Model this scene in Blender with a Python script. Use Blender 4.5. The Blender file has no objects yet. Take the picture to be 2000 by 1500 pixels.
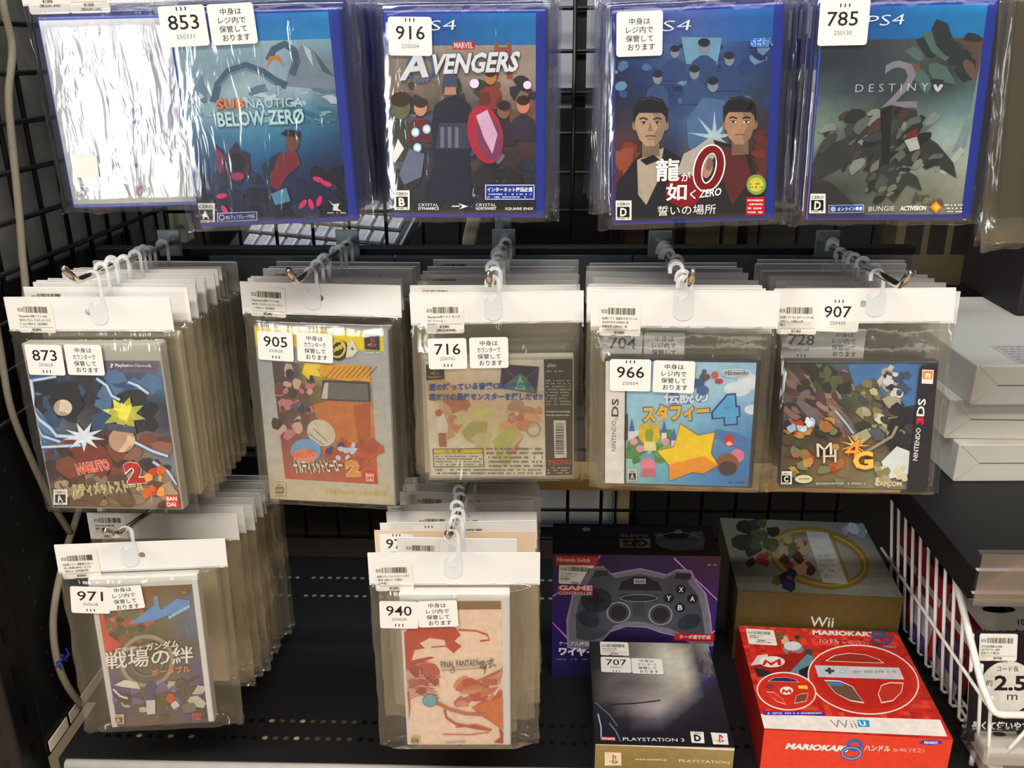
import bpy, bmesh, math, random
from mathutils import Vector, Matrix, noise

SC = bpy.context.scene
COL = SC.collection
PI = math.pi
H = 1.45                                   # camera height above the shop floor
# ---------------------------------------------------------------- camera
FPX, PITCH, YAW, ROLL = 1750.0, math.radians(20.4), math.radians(2.1), math.radians(-0.5)
CAM_R = Matrix.Rotation(YAW, 3, 'Z') @ Matrix.Rotation(PI / 2 - PITCH, 3, 'X') @ Matrix.Rotation(ROLL, 3, 'Z')
cam = bpy.data.objects.new('camera', bpy.data.cameras.new('camera'))
COL.objects.link(cam)
cam.matrix_world = Matrix.Translation((0, 0, H)) @ CAM_R.to_4x4()
cam.data.sensor_width = 36.0
cam.data.lens = 36.0 * FPX / 2000.0
cam.data.clip_start = 0.02
SC.camera = cam
# ---------------------------------------------------------------- light and exposure
w = bpy.data.worlds.new('shop_air'); SC.world = w; w.use_nodes = True
w.node_tree.nodes['Background'].inputs[0].default_value = (0.95, 0.97, 1.0, 1)
w.node_tree.nodes['Background'].inputs[1].default_value = 0.12
def area(name, loc, rot, sx, sy, power, color):
    l = bpy.data.lights.new(name, 'AREA'); l.shape = 'RECTANGLE'; l.size = sx; l.size_y = sy
    l.energy = power; l.color = color
    o = bpy.data.objects.new(name, l); COL.objects.link(o); o.location = loc; o.rotation_euler = rot
    return o
area('ceiling_tube_light', (-0.1, -0.45, H + 1.25), (0, 0, 0), 2.6, 0.30, 72, (1.0, 0.93, 0.84))
area('aisle_tube_light', (0.3, -1.9, H + 1.25), (math.radians(30), 0, 0), 3.0, 0.30, 8, (1.0, 0.94, 0.87))
area('far_tube_light', (-0.35, 1.10, H + 1.25), (0, 0, 0), 1.3, 0.3, 16, (0.80, 0.90, 1.0))
area('added_glare_light', (-1.48, -2.4, H - 0.25), (math.radians(90), 0, math.radians(-24)), 0.62, 0.85, 24, (0.95, 0.98, 1.0))  # added area light; its reflection puts glare on the top left bag
SC.view_settings.view_transform = 'Standard'
SC.view_settings.look = 'None'
SC.view_settings.exposure = 0.2
SC.view_settings.gamma = 1.0
try: SC.view_settings.use_curve_mapping = False
except Exception: pass
SC.cycles.transparent_max_bounces = 48
SC.cycles.max_bounces = 10

# ---------------------------------------------------------------- materials
def lin(c):
    r = []
    for v in c[:3]:
        v /= 255.0
        r.append(v / 12.92 if v <= 0.04045 else ((v + 0.055) / 1.055) ** 2.4)
    return (r[0], r[1], r[2], 1.0)
def newmat(name):
    m = bpy.data.materials.new(name); m.use_nodes = True
    nt = m.node_tree; nt.nodes.clear()
    out = nt.nodes.new('ShaderNodeOutputMaterial')
    return m, nt, out
def principled(name, col=None, rough=0.5, metal=0.0, spec=0.5, bump=0.0, bscale=200.0, var=0.06, vscale=60.0, coat=0.0, stretch=None):
    """One opaque material: vertex colour (col None) or a fixed colour, with a little noise in colour and relief."""
    m, nt, out = newmat(name)
    N, L = nt.nodes, nt.links
    p = N.new('ShaderNodeBsdfPrincipled'); L.new(p.outputs[0], out.inputs[0])
    tc = N.new('ShaderNodeTexCoord'); mp = N.new('ShaderNodeMapping'); L.new(tc.outputs['Object'], mp.inputs[0])
    if stretch: mp.inputs['Scale'].default_value = stretch
    nz = N.new('ShaderNodeTexNoise'); nz.inputs['Scale'].default_value = vscale; nz.inputs['Detail'].default_value = 4
    L.new(mp.outputs[0], nz.inputs['Vector'])
    mr = N.new('ShaderNodeMapRange'); L.new(nz.outputs[0], mr.inputs[0])
    mr.inputs[3].default_value = 1 - var; mr.inputs[4].default_value = 1 + var
    mx = N.new('ShaderNodeMix'); mx.data_type = 'RGBA'; mx.blend_type = 'MULTIPLY'; mx.inputs[0].default_value = 1
    if col is None:
        ca = N.new('ShaderNodeVertexColor'); ca.layer_name = 'Col'; L.new(ca.outputs[0], mx.inputs[6])
    else: mx.inputs[6].default_value = lin(col)
    L.new(mr.outputs[0], mx.inputs[7]); L.new(mx.outputs[2], p.inputs['Base Color'])
    p.inputs['Roughness'].default_value = rough; p.inputs['Metallic'].default_value = metal
    p.inputs['Specular IOR Level'].default_value = spec
    p.inputs['Coat Weight'].default_value = coat; p.inputs['Coat Roughness'].default_value = 0.1
    if bump:
        b = N.new('ShaderNodeTexNoise'); b.inputs['Scale'].default_value = bscale; L.new(mp.outputs[0], b.inputs['Vector'])
        bp = N.new('ShaderNodeBump'); bp.inputs['Strength'].default_value = bump; bp.inputs['Distance'].default_value = 0.001
        L.new(b.outputs[0], bp.inputs['Height']); L.new(bp.outputs[0], p.inputs['Normal'])
    return m
def film_mat(name, tint, haze, hazecol, gloss, rough, bump):
    """Thin clear packing film: straight-through light, a sharp sheen that grows at grazing angles, and a trace of milky scatter."""
    m, nt, out = newmat(name); N, L = nt.nodes, nt.links
    tr = N.new('ShaderNodeBsdfTransparent'); tr.inputs[0].default_value = tint
    gl = N.new('ShaderNodeBsdfGlossy'); gl.inputs['Roughness'].default_value = rough; gl.inputs[0].default_value = (1, 1, 1, 1)
    df = N.new('ShaderNodeBsdfDiffuse'); df.inputs[0].default_value = hazecol
    tc = N.new('ShaderNodeTexCoord'); mp = N.new('ShaderNodeMapping'); L.new(tc.outputs['Object'], mp.inputs[0])
    mp.inputs['Scale'].default_value = (1.6, 1, 0.45)
    nz = N.new('ShaderNodeTexNoise'); nz.inputs['Scale'].default_value = 34; nz.inputs['Detail'].default_value = 3; nz.inputs['Distortion'].default_value = 0.8
    L.new(mp.outputs[0], nz.inputs['Vector'])
    bp = N.new('ShaderNodeBump'); bp.inputs['Strength'].default_value = bump; bp.inputs['Distance'].default_value = 0.004
    L.new(nz.outputs[0], bp.inputs['Height']); L.new(bp.outputs[0], gl.inputs['Normal'])
    lw = N.new('ShaderNodeLayerWeight'); lw.inputs[0].default_value = 0.35; L.new(bp.outputs[0], lw.inputs['Normal'])
    mr = N.new('ShaderNodeMapRange'); L.new(lw.outputs['Fresnel'], mr.inputs[0])
    mr.inputs[3].default_value = gloss; mr.inputs[4].default_value = min(1, gloss + 0.55)
    a = N.new('ShaderNodeMixShader'); a.inputs[0].default_value = haze; L.new(tr.outputs[0], a.inputs[1])
    tl = N.new('ShaderNodeBsdfTranslucent'); tl.inputs[0].default_value = hazecol; dd = N.new('ShaderNodeMixShader'); dd.inputs[0].default_value = 0.45
    L.new(df.outputs[0], dd.inputs[1]); L.new(tl.outputs[0], dd.inputs[2]); L.new(dd.outputs[0], a.inputs[2])
    b = N.new('ShaderNodeMixShader'); L.new(mr.outputs[0], b.inputs[0]); L.new(a.outputs[0], b.inputs[1]); L.new(gl.outputs[0], b.inputs[2])
    L.new(b.outputs[0], out.inputs[0])
    return m
M_PRINT = principled('glossy_print', None, 0.38, 0, 0.35, var=0.22, vscale=130)
M_CARD = principled('matte_card', None, 0.65, 0, 0.3, bump=0.05, bscale=600, var=0.03)
M_PLASTIC = principled('moulded_plastic', None, 0.3, 0, 0.5, bump=0.03, bscale=400, var=0.05)
M_BLACK = principled('black_powder_coat', (13, 13, 14), 0.5, 0, 0.4, bump=0.15, bscale=900, var=0.2)
M_WIRE = principled('black_wire', (12, 12, 13), 0.4, 0, 0.5, var=0.1)
M_CHROME = principled('chrome_steel', (215, 208, 196), 0.12, 1.0, var=0.05)
M_WHITEWIRE = principled('white_coated_wire', (235, 230, 220), 0.3, 0, 0.5, var=0.05)
M_SHELF = principled('speckled_black_shelf', (20, 20, 21), 0.55, 0, 0.4, bump=0.2, bscale=1200, var=0.5, vscale=900)
M_BOARD = principled('grey_slat_board', (122, 119, 110), 0.35, 0, 0.5, bump=0.1, bscale=40, var=0.25, vscale=14, stretch=(1, 0.4, 5))
M_RAIL = principled('dark_steel_plate', (116, 124, 126), 0.3, 0.15, var=0.15, vscale=20)
M_TAN = principled('tan_board', (196, 160, 100), 0.5, 0, 0.4, var=0.12, vscale=30, stretch=(0.3, 1, 6))
M_ROPE = principled('grey_braided_cord', (150, 142, 124), 0.85, 0, 0.2, bump=0.6, bscale=900, var=0.2, vscale=700)
M_DARKWALL = principled('dark_wall', (20, 21, 23), 0.7, 0, 0.3, var=0.3, vscale=8)
M_FLOOR = principled('beige_vinyl_floor', (196, 168, 132), 0.45, 0, 0.4, var=0.1, vscale=5)
M_FILM = film_mat('clear_film', (0.97, 0.97, 0.975, 1), 0.025, (0.75, 0.76, 0.78, 1), 0.04, 0.10, 0.32)
M_FILMW = film_mat('yellowed_film', (0.985, 0.975, 0.94, 1), 0.09, (0.95, 0.84, 0.60, 1), 0.035, 0.12, 0.5)
M_FILMC = film_mat('fresh_film', (0.99, 0.985, 0.97, 1), 0.035, (0.92, 0.86, 0.72, 1), 0.025, 0.10, 0.45)
M_ACRYL = film_mat('clear_acrylic', (0.97, 0.96, 0.975, 1), 0.03, (0.8, 0.78, 0.82, 1), 0.05, 0.05, 0.0)
def tab_mat():
    m, nt, out = newmat('milky_hang_tab_plastic'); N, L = nt.nodes, nt.links
    p = N.new('ShaderNodeBsdfPrincipled'); p.inputs['Base Color'].default_value = (0.93, 0.93, 0.92, 1); p.inputs['Roughness'].default_value = 0.3
    tr = N.new('ShaderNodeBsdfTransparent'); tr.inputs[0].default_value = (0.95, 0.96, 0.97, 1)
    nz = N.new('ShaderNodeTexNoise'); nz.inputs['Scale'].default_value = 80
    mr = N.new('ShaderNodeMapRange'); L.new(nz.outputs[0], mr.inputs[0]); mr.inputs[3].default_value = 0.34; mr.inputs[4].default_value = 0.50
    mx = N.new('ShaderNodeMixShader'); L.new(mr.outputs[0], mx.inputs[0]); L.new(tr.outputs[0], mx.inputs[1]); L.new(p.outputs[0], mx.inputs[2]); L.new(mx.outputs[0], out.inputs[0])
    return m
M_TAB = tab_mat()

# ---------------------------------------------------------------- mesh helpers
class G:
    """Collects faces with a material slot and a colour; build() links ONE mesh object."""
    def __init__(s): s.v, s.f, s.m, s.c, s.sm = [], [], [], [], []
    def add(s, vs, fs, mi=0, col=None, smooth=False):
        b = len(s.v); s.v += [tuple(p) for p in vs]
        for k, f in enumerate(fs):
            s.f.append([b + i for i in f]); s.m.append(mi); s.sm.append(smooth)
            s.c.append(col if col is None or not isinstance(col, list) else [col[i] for i in f])
    def box(s, c, d, bev=0.0, mi=0, col=None, rot=None, seg=2):
        bm = bmesh.new(); bmesh.ops.create_cube(bm, size=1)
        bmesh.ops.scale(bm, vec=d, verts=bm.verts)
        if bev: bmesh.ops.bevel(bm, geom=list(bm.edges), offset=bev, segments=seg, profile=0.5, affect='EDGES')
        if rot is not None: bmesh.ops.transform(bm, matrix=rot.to_4x4(), verts=bm.verts)
        bmesh.ops.translate(bm, vec=c, verts=bm.verts); bm.verts.index_update()
        s.add([v.co[:] for v in bm.verts], [[v.index for v in f.verts] for f in bm.faces], mi, col); bm.free()
    def tube(s, pts, r, n=8, mi=0, col=None):
        pts = [Vector(p) for p in pts]; vs, fs = [], []
        t0 = (pts[1] - pts[0]).normalized()
        a = t0.orthogonal().normalized()
        for i, p in enumerate(pts):
            t = (pts[min(i + 1, len(pts) - 1)] - pts[max(i - 1, 0)]).normalized()
            a = (a - t * a.dot(t)).normalized(); b = t.cross(a)
            for k in range(n):
                q = 2 * PI * k / n; vs.append(p + (a * math.cos(q) + b * math.sin(q)) * r)
        for i in range(len(pts) - 1):
            for k in range(n): fs.append([i * n + k, i * n + (k + 1) % n, (i + 1) * n + (k + 1) % n, (i + 1) * n + k])
        fs.append(list(range(n))[::-1]); fs.append([(len(pts) - 1) * n + k for k in range(n)])
        s.add(vs, fs, mi, col, True)
    def extrude(s, loops, y0, y1, mi=0, col=None):
        """loops: outer outline then holes, in (x, z); a solid between y0 and y1."""
        bm = bmesh.new(); edges = []
        for lp in loops:
            vs = [bm.verts.new((x, 0, z)) for x, z in lp]
            edges += [bm.edges.new((vs[i], vs[(i + 1) % len(vs)])) for i in range(len(vs))]
        bmesh.ops.triangle_fill(bm, edges=edges, use_beauty=True, use_dissolve=False)
        bm.verts.index_update()
        vs = [v.co.copy() for v in bm.verts]; n = len(vs); fs = [[v.index for v in f.verts] for f in bm.faces]
        be = [(e.verts[0].index, e.verts[1].index) for e in bm.edges if e.is_boundary]; bm.free()
        V = [(p.x, y0, p.z) for p in vs] + [(p.x, y1, p.z) for p in vs]
        F = fs + [[i + n for i in f] for f in fs] + [[a, b, b + n, a + n] for a, b in be]
        s.add(V, F, mi, col)
    def build(s, name, mats, parent=None, loc=None, rot=None, fix=True):
        me = bpy.data.meshes.new(name); me.from_pydata(s.v, [], s.f)
        for m in (mats if isinstance(mats, (list, tuple)) else [mats]): me.materials.append(m)
        me.polygons.foreach_set('material_index', s.m); me.polygons.foreach_set('use_smooth', s.sm)
        if any(c is not None for c in s.c):
            at = me.color_attributes.new('Col', 'FLOAT_COLOR', 'CORNER'); buf = []
            for f, c in zip(s.f, s.c):
                if isinstance(c, list):
                    for k in c: buf += lin(k)
                else: buf += list(lin(c or (128, 128, 128))) * len(f)
            at.data.foreach_set('color', buf)
        me.update()
        o = bpy.data.objects.new(name, me); COL.objects.link(o)
        if parent is not None: o.parent = parent
        if loc is not None: o.location = loc
        if rot is not None: o.rotation_euler = rot
        return o
USED = {}
def tag(o, label, cat, group=None):
    o['label'] = label; o['category'] = cat
    if group: o['group'] = group
    USED[label] = USED.get(label, 0) + 1
    return o
def thing(name, label, cat, mat=None, group=None):
    o = bpy.data.objects.new(name, None); COL.objects.link(o); o.empty_display_size = 0.02
    if mat is not None: o.matrix_world = mat
    return tag(o, label, cat, group)
def struct(o): o['kind'] = 'structure'; return o
def ray(px, py): return CAM_R @ Vector(((px - 1000) / FPX, -(py - 750) / FPX, -1.0))
def at_y(px, py, y): d = ray(px, py); return Vector(d * (y / d.y)) + Vector((0, 0, H))
def at_x(px, py, x): d = ray(px, py); return Vector(d * (x / d.x)) + Vector((0, 0, H))
def at_z(px, py, z): d = ray(px, py); return Vector(d * (z / d.z)) + Vector((0, 0, H))

TEXT = {}
def text_geo(s, bold):
    if (s, bold) not in TEXT:
        c = bpy.data.curves.new('lettering', 'FONT'); c.body = s; c.resolution_u = 2; c.offset = bold
        o = bpy.data.objects.new('lettering', c); COL.objects.link(o)
        dg = bpy.context.evaluated_depsgraph_get(); ev = o.evaluated_get(dg); me = ev.to_mesh()
        vs = [(v.co.x, v.co.y) for v in me.vertices]; fs = [list(p.vertices) for p in me.polygons]
        ev.to_mesh_clear(); bpy.data.objects.remove(o); bpy.data.curves.remove(c)
        xs = [p[0] for p in vs]; ys = [p[1] for p in vs]
        TEXT[(s, bold)] = (vs, fs, min(xs), max(xs), min(ys), max(ys))
    return TEXT[(s, bold)]

class Art:
    """Flat print on one face of a thing, laid out in that face's own plane (u right, v up, n outwards). px() says where a line of sight meets the face."""
    def __init__(s, root, o, u, v, clip=None, step=1.6e-5):
        s.g = G(); s.o = Vector(o); s.u = Vector(u); s.v = Vector(v); s.n = s.u.cross(s.v).normalized()
        s.clip = clip; s.d = 0.0; s.step = step
        inv = root.inverted(); s.eye = inv @ Vector((0, 0, H)); s.r3 = inv.to_3x3()
    def px(s, p):
        d = s.r3 @ ray(*p); t = (s.o - s.eye).dot(s.n) / d.dot(s.n); q = s.eye + d * t - s.o
        return (q.dot(s.u), q.dot(s.v))
    def put(s, uv, fs, col):
        s.d += s.step; V = []
        for a, b in uv:
            if s.clip:
                a = min(max(a, s.clip[0]), s.clip[2]); b = min(max(b, s.clip[1]), s.clip[3])
            V.append(s.o + s.u * a + s.v * b + s.n * s.d)
        s.g.add(V, fs, 0, col)
    def rect(s, a, b, c, d, col, r=0.0):
        if r:
            pts = []
            for cx, cy, q in ((c - r, d - r, 0), (a + r, d - r, 1), (a + r, b + r, 2), (c - r, b + r, 3)):
                for k in range(4): t = PI / 2 * (q + k / 3); pts.append((cx + r * math.cos(t), cy + r * math.sin(t)))
        else: pts = [(a, b), (c, b), (c, d), (a, d)]
        s.put(pts, [list(range(len(pts)))], col)
    def grid(s, rc, rows):
        a, b, c, d = rc; R, C = len(rows), len(rows[0])
        s.put([(a + (c - a) * j / (C - 1), d + (b - d) * i / (R - 1)) for i in range(R) for j in range(C)],
              [[(i + 1) * C + j, (i + 1) * C + j + 1, i * C + j + 1, i * C + j] for i in range(R - 1) for j in range(C - 1)], [c_ for r in rows for c_ in r])
    def poly(s, pts, col): s.put([s.px(p) for p in pts], [list(range(len(pts)))], col)
    def tri(s, pts, col):
        """A concave outline in picture points."""
        uv = [s.px(p) for p in pts]
        from mathutils.geometry import tessellate_polygon
        s.put(uv, [list(t) for t in tessellate_polygon([[Vector((a, b, 0)) for a, b in uv]])], col)
    def ell(s, c, rx, ry, col, rot=0.0, n=22):
        q = math.radians(rot); P = []
        for k in range(n):
            t = 2 * PI * k / n; x, y = rx * math.cos(t), ry * math.sin(t)
            P.append((c[0] + x * math.cos(q) - y * math.sin(q), c[1] + x * math.sin(q) + y * math.cos(q)))
        s.poly(P, col)
    def line(s, pts, wd, col, close=False):
        P = [Vector(p) for p in pts]; 
        if close: P.append(P[0])
        L, n = [], len(P)
        for i in range(n):
            a, b = P[max(i - 1, 0)], P[min(i + 1, n - 1)]
            if close and i in (0, n - 1): a, b = P[-2], P[1]
            t = (b - a); t = t.normalized() if t.length else Vector((1, 0)); m = Vector((-t.y, t.x)) * wd / 2
            L += [s.px(P[i] + m), s.px(P[i] - m)]
        s.put(L, [[2 * i, 2 * i + 1, 2 * i + 3, 2 * i + 2] for i in range(n - 1)], col)
    def ring(s, c, rx, ry, wd, col, rot=0.0, n=36):
        q = math.radians(rot)
        s.line([(c[0] + rx * math.cos(t) * math.cos(q) - ry * math.sin(t) * math.sin(q), c[1] + rx * math.cos(t) * math.sin(q) + ry * math.sin(t) * math.cos(q))
                for t in [2 * PI * k / n for k in range(n)]], wd, col, True)
    def blobs(s, n, rc, pal, r0, r1, seed, el=1.0, ang=0):
        R = random.Random(seed)
        for _ in range(n):
            cx, cy = R.uniform(rc[0], rc[2]), R.uniform(rc[1], rc[3]); r = R.uniform(r0, r1); q = math.radians(ang + R.uniform(-30, 30)); P = []
            for k in range(8):
                t = 2 * PI * k / 8; e = R.uniform(0.55, 1.15); x, y = r * el * e * math.cos(t), r * e * math.sin(t)
                P.append((cx + x * math.cos(q) - y * math.sin(q), cy + x * math.sin(q) + y * math.cos(q)))
            s.poly(P, R.choice(pal))
    def tuv(s, txt, a, b, wd, ht, col, bold=0.0, ang=0.0, shear=0.0, flip=False):
        """Lettering in the face's own units: left end of the line of writing, width and height."""
        vs, fs, x0, x1, y0, y1 = text_geo(txt, bold); ca, sa = math.cos(ang), math.sin(ang); P = []
        for x, y in vs:
            X, Y = (x - x0) / (x1 - x0) * wd, (y - y0) / (y1 - y0) * ht
            X += shear * Y
            P.append((a + X * ca - Y * sa, b + X * sa + Y * ca))
        s.put(P, fs, col)
    def text(s, txt, p0, p1, h, col, bold=0.0, shear=0.0, out=None, ow=0.02, ob=0.03):
        """Lettering from p0 to p1 (ends of its foot line in the picture), h picture points tall; out = colour of an outline."""
        A, B = Vector(s.px(p0)), Vector(s.px(p1)); d = Vector(p1) - Vector(p0); up = Vector((d.y, -d.x)).normalized() * h
        C = Vector(s.px(Vector(p0) + up)); wd = (B - A).length; ang = math.atan2(B.y - A.y, B.x - A.x); ht = (C - A).length
        if out is not None: s.tuv(txt, A.x - ow * ht * math.cos(ang), A.y - ow * ht, wd + 2 * ow * ht, ht * (1 + 2 * ow), out, bold + ob, ang, shear)
        s.tuv(txt, A.x, A.y, wd, ht, col, bold, ang, shear)
    def fine(s, x0, y0, x1, y1, rows, col, seed, slope=0.0, duty=0.75):
        """Lines of print too small to read: short strokes."""
        R = random.Random(seed); hh = (y1 - y0) / rows
        uv, fs = [], []
        for i in range(rows):
            x = x0
            while x < x1 - 2:
                wdt = R.uniform(1.5, 4.0); e = min(x + wdt, x1)
                if R.random() < duty:
                    ya = y0 + hh * (i + 0.25) + slope * (x - x0); yb = ya + hh * R.uniform(0.35, 0.5)
                    k = len(uv); uv += [s.px(q) for q in ((x, yb), (e, yb), (e, ya), (x, ya))]; fs.append([k, k + 1, k + 2, k + 3])
                x = e + R.uniform(0.6, 1.4)
        if fs: s.put(uv, fs, col)
    def rating(s, letter, x0, y0, x1, y1, ink=(20, 20, 20), pap=(225, 222, 215)):
        w_, h_ = x1 - x0, y1 - y0
        s.poly([(x0, y1), (x1, y1), (x1, y0), (x0, y0)], pap)
        s.text('CERO', (x0 + w_ * .12, y0 + h_ * .26), (x1 - w_ * .12, y0 + h_ * .26), h_ * .16, ink, .02)
        s.poly([(x0 + w_ * .12, y0 + h_ * .86), (x1 - w_ * .12, y0 + h_ * .86), (x1 - w_ * .12, y0 + h_ * .32), (x0 + w_ * .12, y0 + h_ * .32)], ink)
        if len(letter) == 1: s.text(letter, (x0 + w_ * .3, y0 + h_ * .81), (x1 - w_ * .3, y0 + h_ * .81), h_ * .43, pap, .03)
        else: s.text(letter, (x0 + w_ * .18, y0 + h_ * .75), (x1 - w_ * .18, y0 + h_ * .75), h_ * .3, pap, .02)
        s.fine(x0 + w_ * .14, y0 + h_ * .87, x1 - w_ * .1, y1 - h_ * .02, 1, ink, 3)
    def psmark(s, x, y, k, pc=(200, 30, 40)):
        """The P-over-S console emblem, k picture points wide."""
        s.tri([(x - k * .5, y + k * .2), (x - k * .1, y + k * .08), (x - k * .1, y + k * .2), (x - k * .28, y + k * .26), (x - k * .1, y + k * .3), (x - k * .12, y + k * .38)], (200, 170, 40))
        s.tri([(x + .1 * k, y + k * .1), (x + k * .5, y + k * .2), (x + k * .4, y + k * .34), (x + k * .08, y + k * .42), (x + k * .08, y + k * .32), (x + k * .3, y + k * .24), (x + k * .1, y + k * .2)], (40, 130, 160))
        s.tri([(x - k * .1, y + k * .42), (x + k * .05, y + k * .48), (x + k * .05, y - k * .25), (x + k * .14, y - k * .2), (x + k * .14, y + k * .03), (x + k * .3, y - k * .02), (x + k * .3, y - k * .28), (x - k * .1, y - k * .48)], pc)
    def star(s, c, r, r2, n, col, rot=-90, squash=1.0):
        s.tri([(c[0] + (r if k % 2 == 0 else r2) * math.cos(math.radians(rot + 180 * k / n)), c[1] + squash * (r if k % 2 == 0 else r2) * math.sin(math.radians(rot + 180 * k / n))) for k in range(2 * n)], col)
    def build(s, name, parent, mat=None): return s.g.build(name, mat or M_PRINT, parent)

INK = (28, 24, 24)
# ---------------------------------------------------------------- stickers
def sticker_uv(art, cu, cv, kind, data, ang=0.0, wd=0.036, ht=0.030):
    """One paper sticker centred at (cu, cv) on a face."""
    ca, sa = math.cos(ang), math.sin(ang)
    sub = Art.__new__(Art); sub.__dict__.update(art.__dict__)
    sub.o = art.o + art.u * cu + art.v * cv; sub.u = art.u * ca + art.v * sa; sub.v = art.v * ca - art.u * sa; sub.clip = None
    W, T = wd / 2, ht / 2; pap = (226, 223, 217) if kind != 'price' else (222, 218, 207)
    sub.rect(-W, -T, W, T, pap, 0.0022)
    def tx(t, a, b, w_, h_, bold=0.0, col=INK): sub.tuv(t, a, b, w_, h_, col, bold)
    if kind == 'number':
        top, num, date = data
        if num: tx(num, -W + .0062, -.0010 if not top else -.0026, .0240 * (len(num) / 3), .0108, 0.008)
        if date: tx(date, -.0070, -.0064 if not top else -.0092, .0140, .0032, 0.0, (95, 90, 88))
        for k in (-1, 0, 1):
            y = -.0128 if not top else .0112
            if num != '': sub.rect(k * .0034 - .0005, y, k * .0034 + .0005, y + .0028, INK)
    elif kind == 'notice':
        lines = ('中身は', 'レジ内で' if data == 'r' else 'カウンターで', '保管して', 'おります')
        for k, t in enumerate(lines):
            w_ = (.0165, .0215, .0215, .0215)[k]
            tx(t, -w_ / 2 + (.0015 if k == 3 else 0), .0068 - k * .0064, w_, .0050, 0.012)
    else:
        R = random.Random(str(data)); x = -W + .0075
        sub.rect(-W + .002, T - .0095, -W + .0066, T - .0062, (90, 86, 80)); sub.rect(-W + .0027, T - .0090, -W + .0059, T - .0067, pap)
        tx('中古', -W + .0030, T - .0088, .0027, .0019, .02)
        while x < W - .005:
            b = R.choice((.0002, .0003, .0005, .0007)); sub.rect(x, T - .0105, x + b, T - .0045, INK); x += b + R.choice((.0003, .0004, .0007))
        yy = T - .0152
        for t in data[0]: tx(t, -W + .0025, yy, .0300 * min(1, sum(1 if ord(ch) > 255 else .55 for ch in t) / 13.5), .0026, 0.004, (60, 56, 54)); yy -= .0036
        sub.rect(-W + .002, yy + .0016, W - .002, yy + .0018, INK)
        tx('¥' + data[1], -.005, yy - .0020, .009, .0026, 0.01); tx('(税込¥' + data[2] + ')', -.008, yy - .0058, .018, .0029, 0.01)
    art.d = sub.d
def stick(art, parent, name, c, kind, data, ang=0.0, wd=0.036, ht=0.030):
    art.g = G(); u, v = art.px(c); sticker_uv(art, u, v, kind, data, math.radians(ang), wd, ht)
    art.build(name, parent, M_CARD)

# ---------------------------------------------------------------- bags on hooks
def film_mesh(w_, top, bot, cx0, cx1, cz0, cz1, t, seed, wr=1.0, air=.0022):
    """A clear bag drawn round a case: taut over the case, collapsing to a flat seam at the sides and foot, crumpled in the corners."""
    mg = .003
    x0, x1 = -w_ / 2, w_ / 2; a0, a1 = max(cx0 - mg, x0 + .002), min(cx1 + mg, x1 - .002); b0, b1 = max(cz0 - mg, bot + .001), min(cz1 + mg, top - .002)
    ls = lambda p, q, n: [p + (q - p) * i / n for i in range(n)]
    xs = ls(x0, a0, 5) + ls(a0, a1, 12) + ls(a1, x1, 5) + [x1]; zs = ls(bot, b0, 3) + ls(b0, b1, 14) + ls(b1, top, 6) + [top]
    mid = t / 2; g = G(); NX = len(xs)
    for side in (-1, 1):
        V = []
        for z in zs:
            for x in xs:
                dx = max(a0 - x, x - a1, 0) / max(a0 - x0, x1 - a1); dz = (b0 - z) / max(b0 - bot, 1e-4) * .8 if z < b0 else max(z - b1, 0) / max(top - b1, 1e-4)
                q = min(1.0, math.hypot(dx, dz)); s_ = 1 - q * q * (3 - 2 * q) * .93
                d = (t / 2 + air) * s_
                nz = noise.noise(Vector((x * 90 + seed, z * 38, side * 7.0 + seed * .37))); n2 = noise.noise(Vector((x * 210, z * 170 + seed, side * 3.0)))
                low = max(0, 1 - (z - bot) / .03); amp = (.0004 + .0022 * q + .0025 * low * q) * wr
                if q == 0: y = -abs(nz) * .0006 * min(1, air / .002)
                else: y = nz * amp + n2 * amp * .6
                xx = x + (n2 * .0022 + nz * .002 * low) * min(1, dx * 1.3)
                V.append((xx, mid + side * max(d, .0003) + (y if q else side * -y), z + (nz * .003 * low * q)))
        g.add(V, [[i * NX + j, i * NX + j + 1, (i + 1) * NX + j + 1, (i + 1) * NX + j] for i in range(len(zs) - 1) for j in range(NX - 1)], 0, None, True)
    return g
def header_geo(w_, z0, z1, mid, col=(222, 220, 216), hole=True, seed=0, ticks=True):
    g = G(); n = 20
    hc = (0.0, z1 - .014)
    outer = [(-w_ / 2, z0), (w_ / 2, z0), (w_ / 2, z1), (-w_ / 2, z1)]
    loops = [outer]
    if hole: loops.append([(hc[0] + .0032 * math.cos(2 * PI * k / n), hc[1] + .0032 * math.sin(2 * PI * k / n)) for k in range(n)])
    g.extrude(loops, mid - .0006, mid + .0006, 0, col)
    g.box((0, mid, z1), (w_, .0016, .0010), .0004, 0, col)
    if ticks:
        x = -w_ / 2 + .001
        while x < w_ / 2 - .001:
            g.add([(x, mid - .0008, z0 + .0002), (x + .0005, mid - .0008, z0 + .0002), (x + .0005, mid - .0008, z0 + .0020), (x, mid - .0008, z0 + .0020)], [[0, 1, 2, 3]], 0, (168, 164, 158)); x += .0016
    return g
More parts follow.
